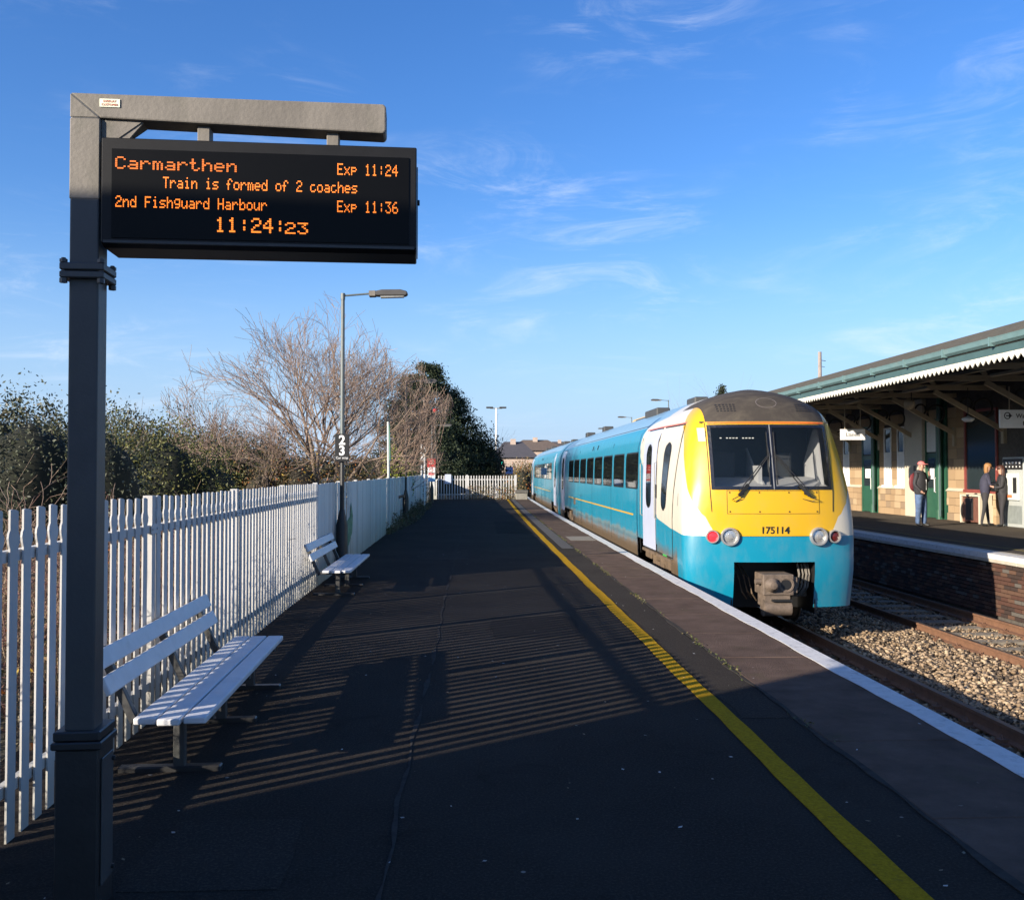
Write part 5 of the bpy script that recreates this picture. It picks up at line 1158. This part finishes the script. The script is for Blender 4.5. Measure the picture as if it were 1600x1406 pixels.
m_aut = leafmat('autumn_leaf', [((.10, .075, .035), .4), ((.07, .07, .03), .25), ((.16, .10, .04), .2), ((.30, .20, .03), .08), ((.28, .09, .02), .07)])
m_grey = leafmat('grey_green_leaf', [((.075, .085, .05), .4), ((.05, .058, .03), .4), ((.11, .11, .08), .2)])
bush('clipped_hedge', 'long dark flat topped hedge far behind the left fence', (-15, 40, -.1), [(1.5, -22+i*4.4, 1.7, 1.4, 2.8, 2.15+.12*(i%3)) for i in range(12)], 80000, .07, m_hedge, 'hedge', shell=.6)
bush('tall_shrub', 'grey green leafy shrub rising above the fence at the far left', (-7.4, 15.4, -.1), [(-1.0, 0, 1.3, 1.2, 1.1, 1.5), (.35, .3, 1.4, 1.0, 1.0, 1.55), (1.45, .5, 1.2, .8, .8, 1.5)], 30000, .028, m_grey, shell=.3, jit=.10)
bush('green_shrub', 'bushy olive green shrub just right of the display post', (-7.4, 22.5, -.1), [(-.9, 0, 1.2, 1.2, 1.1, 1.7), (.3, .2, 1.25, 1.1, 1.0, 1.65), (1.3, .6, .9, .9, .9, 1.3)], 26000, .034, m_olive, shell=.45, jit=.12)
bush('brown_shrub', 'dull brown green thicket between the olive shrub and the bare tree', (-8.6, 31.0, -.1), [(-1.6, 0, 1.3, 1.6, 1.3, 1.75), (.5, 0, 1.3, 1.5, 1.2, 1.75), (2.2, .4, 1.2, 1.2, 1.2, 1.6)], 15000, .05, m_hedge, shell=.45, jit=.15)
bush('ivy_thicket', 'tangled ivy thicket with yellow and orange leaves under the bare tree', (-5.0, 28.8, -.1), [(-1.2, 0, .95, 1.0, .9, 1.3), (0, 0, 1.15, .9, .9, 1.5), (1.1, .3, .9, 1.0, .9, 1.3), (1.6, 3.5, .9, .8, 1.5, 1.2)], 11000, .038, m_aut, shell=.3, jit=.22, core=pm('dark_brown_core', (.03, .024, .015), .95, .3))
bush('yellow_bush', 'bright yellow green bush behind the fence beside the leaning pole', (-2.95, 37.5, -.1), [(0, 0, 1.5, .5, .4, 1.15), (.2, 1.2, 1.2, .45, .4, .9)], 5000, .045, m_yell, shell=.4, jit=.08)
bush('low_shrub', 'low green shrubs behind the fence left of the conifer', (-4.0, 44.5, -.1), [(0, 0, 1.0, 1.2, 1.0, 1.2), (.9, 3, .9, 1.0, 1.0, 1.2)], 5000, .05, m_hedge)
# conifers
ct = thing('conifer', 'tall dark conifer beyond the end fence', 'tree', (-2.7, 61.5, -.1))
P = []
for lx, ly, Hh, R, k in ((.0, 0, 8.2, 3.3, 36000), (1.5, .8, 6.6, 2.6, 16000), (-1.3, .5, 7.4, 2.4, 16000)):
    nc = k//110; t = rng.random(nc)**.8; z = t*Hh; a = rng.random(nc)*2*pi; env = (1-t**1.55)*R*(.74+.36*rng.random(nc)); rr_ = env
    cs = np.stack([lx+np.cos(a)*rr_, ly+np.sin(a)*rr_, .3+z], 1); off = rng.normal(0, 1, (nc, 110, 3))*np.array([.24, .24, .15])*(.6+.9*rng.random((nc, 1, 1))*(1.15-t)[:, None, None])
    off += np.stack([np.cos(a), np.sin(a), np.full(nc, .35)], 1)[:, None]*np.abs(rng.normal(0, .28, (nc, 110, 1)))
    P.append((cs[:, None]+off).reshape(-1, 3))
V, F = clump_quads(np.vstack(P), .075); fast('crown', V, F, m_con, ct)
g = MB(); g.tube([(0, 0, 0), (0, 0, 4), (0, 0, 7.8)], [.28, .18, .03], 8); g.build('trunk', m_bark, ct)
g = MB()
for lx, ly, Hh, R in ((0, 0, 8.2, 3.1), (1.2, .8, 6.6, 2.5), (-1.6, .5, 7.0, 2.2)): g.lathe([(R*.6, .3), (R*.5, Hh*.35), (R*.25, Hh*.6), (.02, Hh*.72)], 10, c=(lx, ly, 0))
g.build('shade_core', m_dkleaf, ct, smooth=True)  # dark cones added inside the crown to block light
bush('dark_evergreen', 'lower dark evergreen tree right of the tall conifer', (1.1, 63.5, -.1), [(-1.0, 0, 2.3, 1.7, 1.4, 2.3), (.15, .3, 2.1, 1.1, 1.2, 1.75), (-2.4, .5, 2.9, 1.6, 1.4, 2.6)], 16000, .09, m_con, 'tree', shell=.4)
bush('far_conifer_top', 'small spiky conifer top just above the train roof', (21.1, 80, 0), [(0, 0, 7.6, .55, .55, .9), (.1, 0, 8.4, .3, .3, .6)], 900, .1, m_con, 'tree')
# brambles & grasses behind the near fence
segs = []; random.seed(5)
for k in range(900):
    y = random.uniform(3.5, 14); x = fx(y)-random.uniform(.7, 2.8); grow(segs, Vector((x, y, -.1)), Vector((random.gauss(-.25, .3), random.gauss(0, .5), 1)).normalized(), random.uniform(.4, .75), .007, 0, 2, spread=.9, up=-.05, wig=.2, kids=(1, 3))
V, F = tubes_mesh(segs, 0, 9); tag(fast('bramble_stems', V, F, leafmat('bramble_stem', [((.17, .09, .07), .5), ((.22, .16, .10), .5)], .8)), 'tangle of leafless reddish bramble stems behind the near fence', 'brambles', kind='stuff')
n = 9000; yy = rng.uniform(3, 55, n); xx = np.array([fx(v) for v in yy])-.25-rng.random(n)**.8*2.2; P = np.stack([xx, yy, -.05+rng.random(n)**2*(.55+.3*np.sin(yy*1.3))], 1); V, F = clump_quads(P, .035)
tag(fast('bramble_leaves', V, F, m_aut), 'dull autumn leaves and litter on the bank behind the fence', 'undergrowth', kind='stuff')
n = 5200; yy = rng.uniform(24.5, 46, n); P = np.stack([np.array([fx(v) for v in yy])+.06+rng.random(n)**1.8*.55*np.clip((yy-23)/8, .2, 1), yy, rng.random(n)**2*(.28+.16*np.sin(yy*1.9))], 1); V, F = clump_quads(P, .03)
tag(fast('weeds', V, F, leafmat('weed_leaf', [((.06, .07, .025), .4), ((.12, .11, .05), .3), ((.09, .065, .04), .3)])), 'weeds sprouting along the foot of the far fence', 'weeds', kind='stuff')
n = 2600; P = np.stack([rng.uniform(-.3, 3.2, n), 55.9+rng.normal(0, .25, n), rng.random(n)**1.6*.8], 1); V, F = clump_quads(P, .035); 
tag(fast('dry_weeds', V, F, m_aut), 'dry brown weeds growing through the end fence', 'weeds', kind='stuff')
bush('trackside_scrub', 'dark scrub beside the line past the platform end', (4.1, 74, -.6), [(0, 0, 1.2, 1.0, 2.5, 1.7), (-.6, 8, 1.0, 1.2, 3, 1.8), (1.3, 18, 1, 1.0, 3, 2.0)], 9000, .09, m_aut, shell=.4)
# far-off tree line
bush('distant_trees', 'distant line of bare brown trees on the horizon', (0, 260, 0), [(-60+i*16, (i % 3)*8, 2.2, 11, 5, 3.4+(i % 4)*.7) for i in range(14)], 26000, .5, leafmat('distant_leaf', [((.06, .055, .035), .5), ((.09, .075, .05), .5)]), 'trees', shell=.5)

# ------------------------------------------------------------------ background
m_brk = pm('pale_house_brick', (.42, .33, .27), .9, .15, 3); m_slate = pm('brown_roof_tile', (.13, .095, .07), .9, .2, 4, .3, 20); m_slate2 = pm('slate_roof', (.07, .065, .07), .8, .2, 4)
def house(label, x0, x1, y0, y1, ze, zr, wm_, rm, wins=4):
    h = thing('house', label, 'house', ((x0+x1)/2, y0, -.8)); hw = (x1-x0)/2; d = y1-y0
    g = MB(); g.box(-hw, hw, 0, d, 0, ze); g.build('wall', wm_, h)
    g = MB(); o = .35; g.add([(-hw-o, -o, ze), (hw+o, -o, ze), (hw+o, d+o, ze), (-hw-o, d+o, ze), (-hw*.45, d/2, zr), (hw*.45, d/2, zr)], [(0, 1, 5, 4), (1, 2, 5), (2, 3, 4, 5), (3, 0, 4), (0, 3, 2, 1)]); rf = g.build('roof', rm, h)
    g = MB(); g.box(-.35, .25, d*.4, d*.4+.5, zr-.6, zr+.3); g.build('chimney', wm_, rf)
    for i in range(wins):
        for zc in (1.0, 3.4):
            if zc+1.2 > ze: continue
            x = -hw+(i+.5)*2*hw/wins; g = MB(); g.box(x-.4, x+.4, -.05, .04, zc, zc+1.2); f = g.build('window', m_wht, h); g = MB(); g.box(x-.33, x+.33, -.06, -.051, zc+.07, zc+1.13); g.build('pane', m_dglass, f)
    return h
house('pale house with a brown hipped roof beyond the end of the line', 4.9, 12.2, 122, 131, 5.1, 6.6, m_brk, m_slate)
house('dark slate roofed house just left of the pale hipped house', 2.6, 7.4, 108, 116, 4.0, 5.9, m_brk, m_slate2, 3)
house('low pale house glimpsed under the evergreen tree', -1.5, 2.2, 100, 106, 3.2, 4.4, pm('cream_house', (.55, .5, .42), .9), m_slate, 2)
house('house with chimneys peeping over the far end of the train', 13.0, 19, 168, 176, 6.0, 7.8, m_brk, m_slate2, 3)
hb2 = thing('signal_box', 'tan gable of a building just above the train roof', 'building', (12.35, 64, FZ)); g = MB(); g.box(-.6, 2.0, 0, 5, 0, 4.7); g.build('wall', m_wall, hb2); g = MB(); g.prism([(-.9, 4.7), (2.3, 4.7), (1.9, 5.15), (-.5, 5.3)], -.3, 5.3, 'y'); g.build('roof', pm('tan_roof', (.40, .30, .16), .9, .15), hb2)
for (x, y, H_, rz, lb) in ((12.05, 57.5, 5.85, pi, 'lamp post above the train roof, nearest of the three there'), (12.1, 73, 5.7, pi, 'lamp post above the train roof, middle of the three there'), (12.2, 88, 5.5, pi, 'lamp post above the train roof, farthest of the three there')):
    lamp((x+cv(y)-.62, y, FZ), lb, H_, 1.15, rz)
tp = thing('timber_pole', 'weathered timber pole standing behind the canopy roof', 'pole', (17.2, 46.5, 0)); g = MB(); g.tube([(0, 0, 0), (0, 0, 7.5)], [.13, .09], 8); g.build('shaft', pm('weathered_timber', (.26, .22, .20), .9, .2), tp); g = MB(); g.tube([(0, 0, 7.1), (.3, 0, 7.05)], .015, 5).tube([(0, 0, 6.8), (.25, 0, 6.75)], .012, 5); g.build('step_iron', m_dark, tp)
tp = thing('floodlight_mast', 'tall thin pale mast with two small lamp heads beyond the end fence', 'lamp post', (2.15, 80, -.8)); g = MB(); g.tube([(0, 0, 0), (0, 0, 7.7)], [.11, .07], 8); g.build('shaft', m_wht, tp); g = MB(); g.box(-.5, .5, -.05, .05, 7.65, 7.72); g.build('crossarm', m_steel, tp)
for sx in (-.55, .55): g = MB(); g.box(sx-.3, sx+.3, -.12, .12, 7.68, 7.82); g.build('lamp_head', m_post, tp, bevel=.04)
sg_ = thing('railway_signal', 'railway signal showing a green light beside the pale mast', 'signal', (2.45, 77, -.8)); g = MB(); g.tube([(0, .1, 0), (0, .1, 3.1)], .08, 8); g.build('shaft', m_post, sg_)
g = MB(); g.lathe([(.27, .05), (.27, -.02), (.001, -.02)], 18, c=(0, 0, 3.15), axis='y'); g.box(-.12, .12, 0, .2, 2.7, 3.15); g.build('backboard', m_ink, sg_)
g = MB(); g.lathe([(.12, 0), (.12, -.05), (.001, -.06)], 14, c=(0, -.02, 3.15), axis='y'); g.build('lamp', pm('green_signal_light', (.02, .4, .3), .4, emit=(.05, 1, .75), es=1.6), sg_)
bs = thing('blue_notice', 'small pale blue notice on a post past the platform end', 'sign', (2.75, 68, -.8)); g = MB(); g.tube([(0, .03, 0), (0, .03, 2.6)], .04, 6); g.build('shaft', m_post, bs); g = MB(); g.box(-.26, .26, -.01, .01, 2.25, 2.75); g.build('panel', pm('pale_blue_sign', (.22, .33, .6), .5), bs)
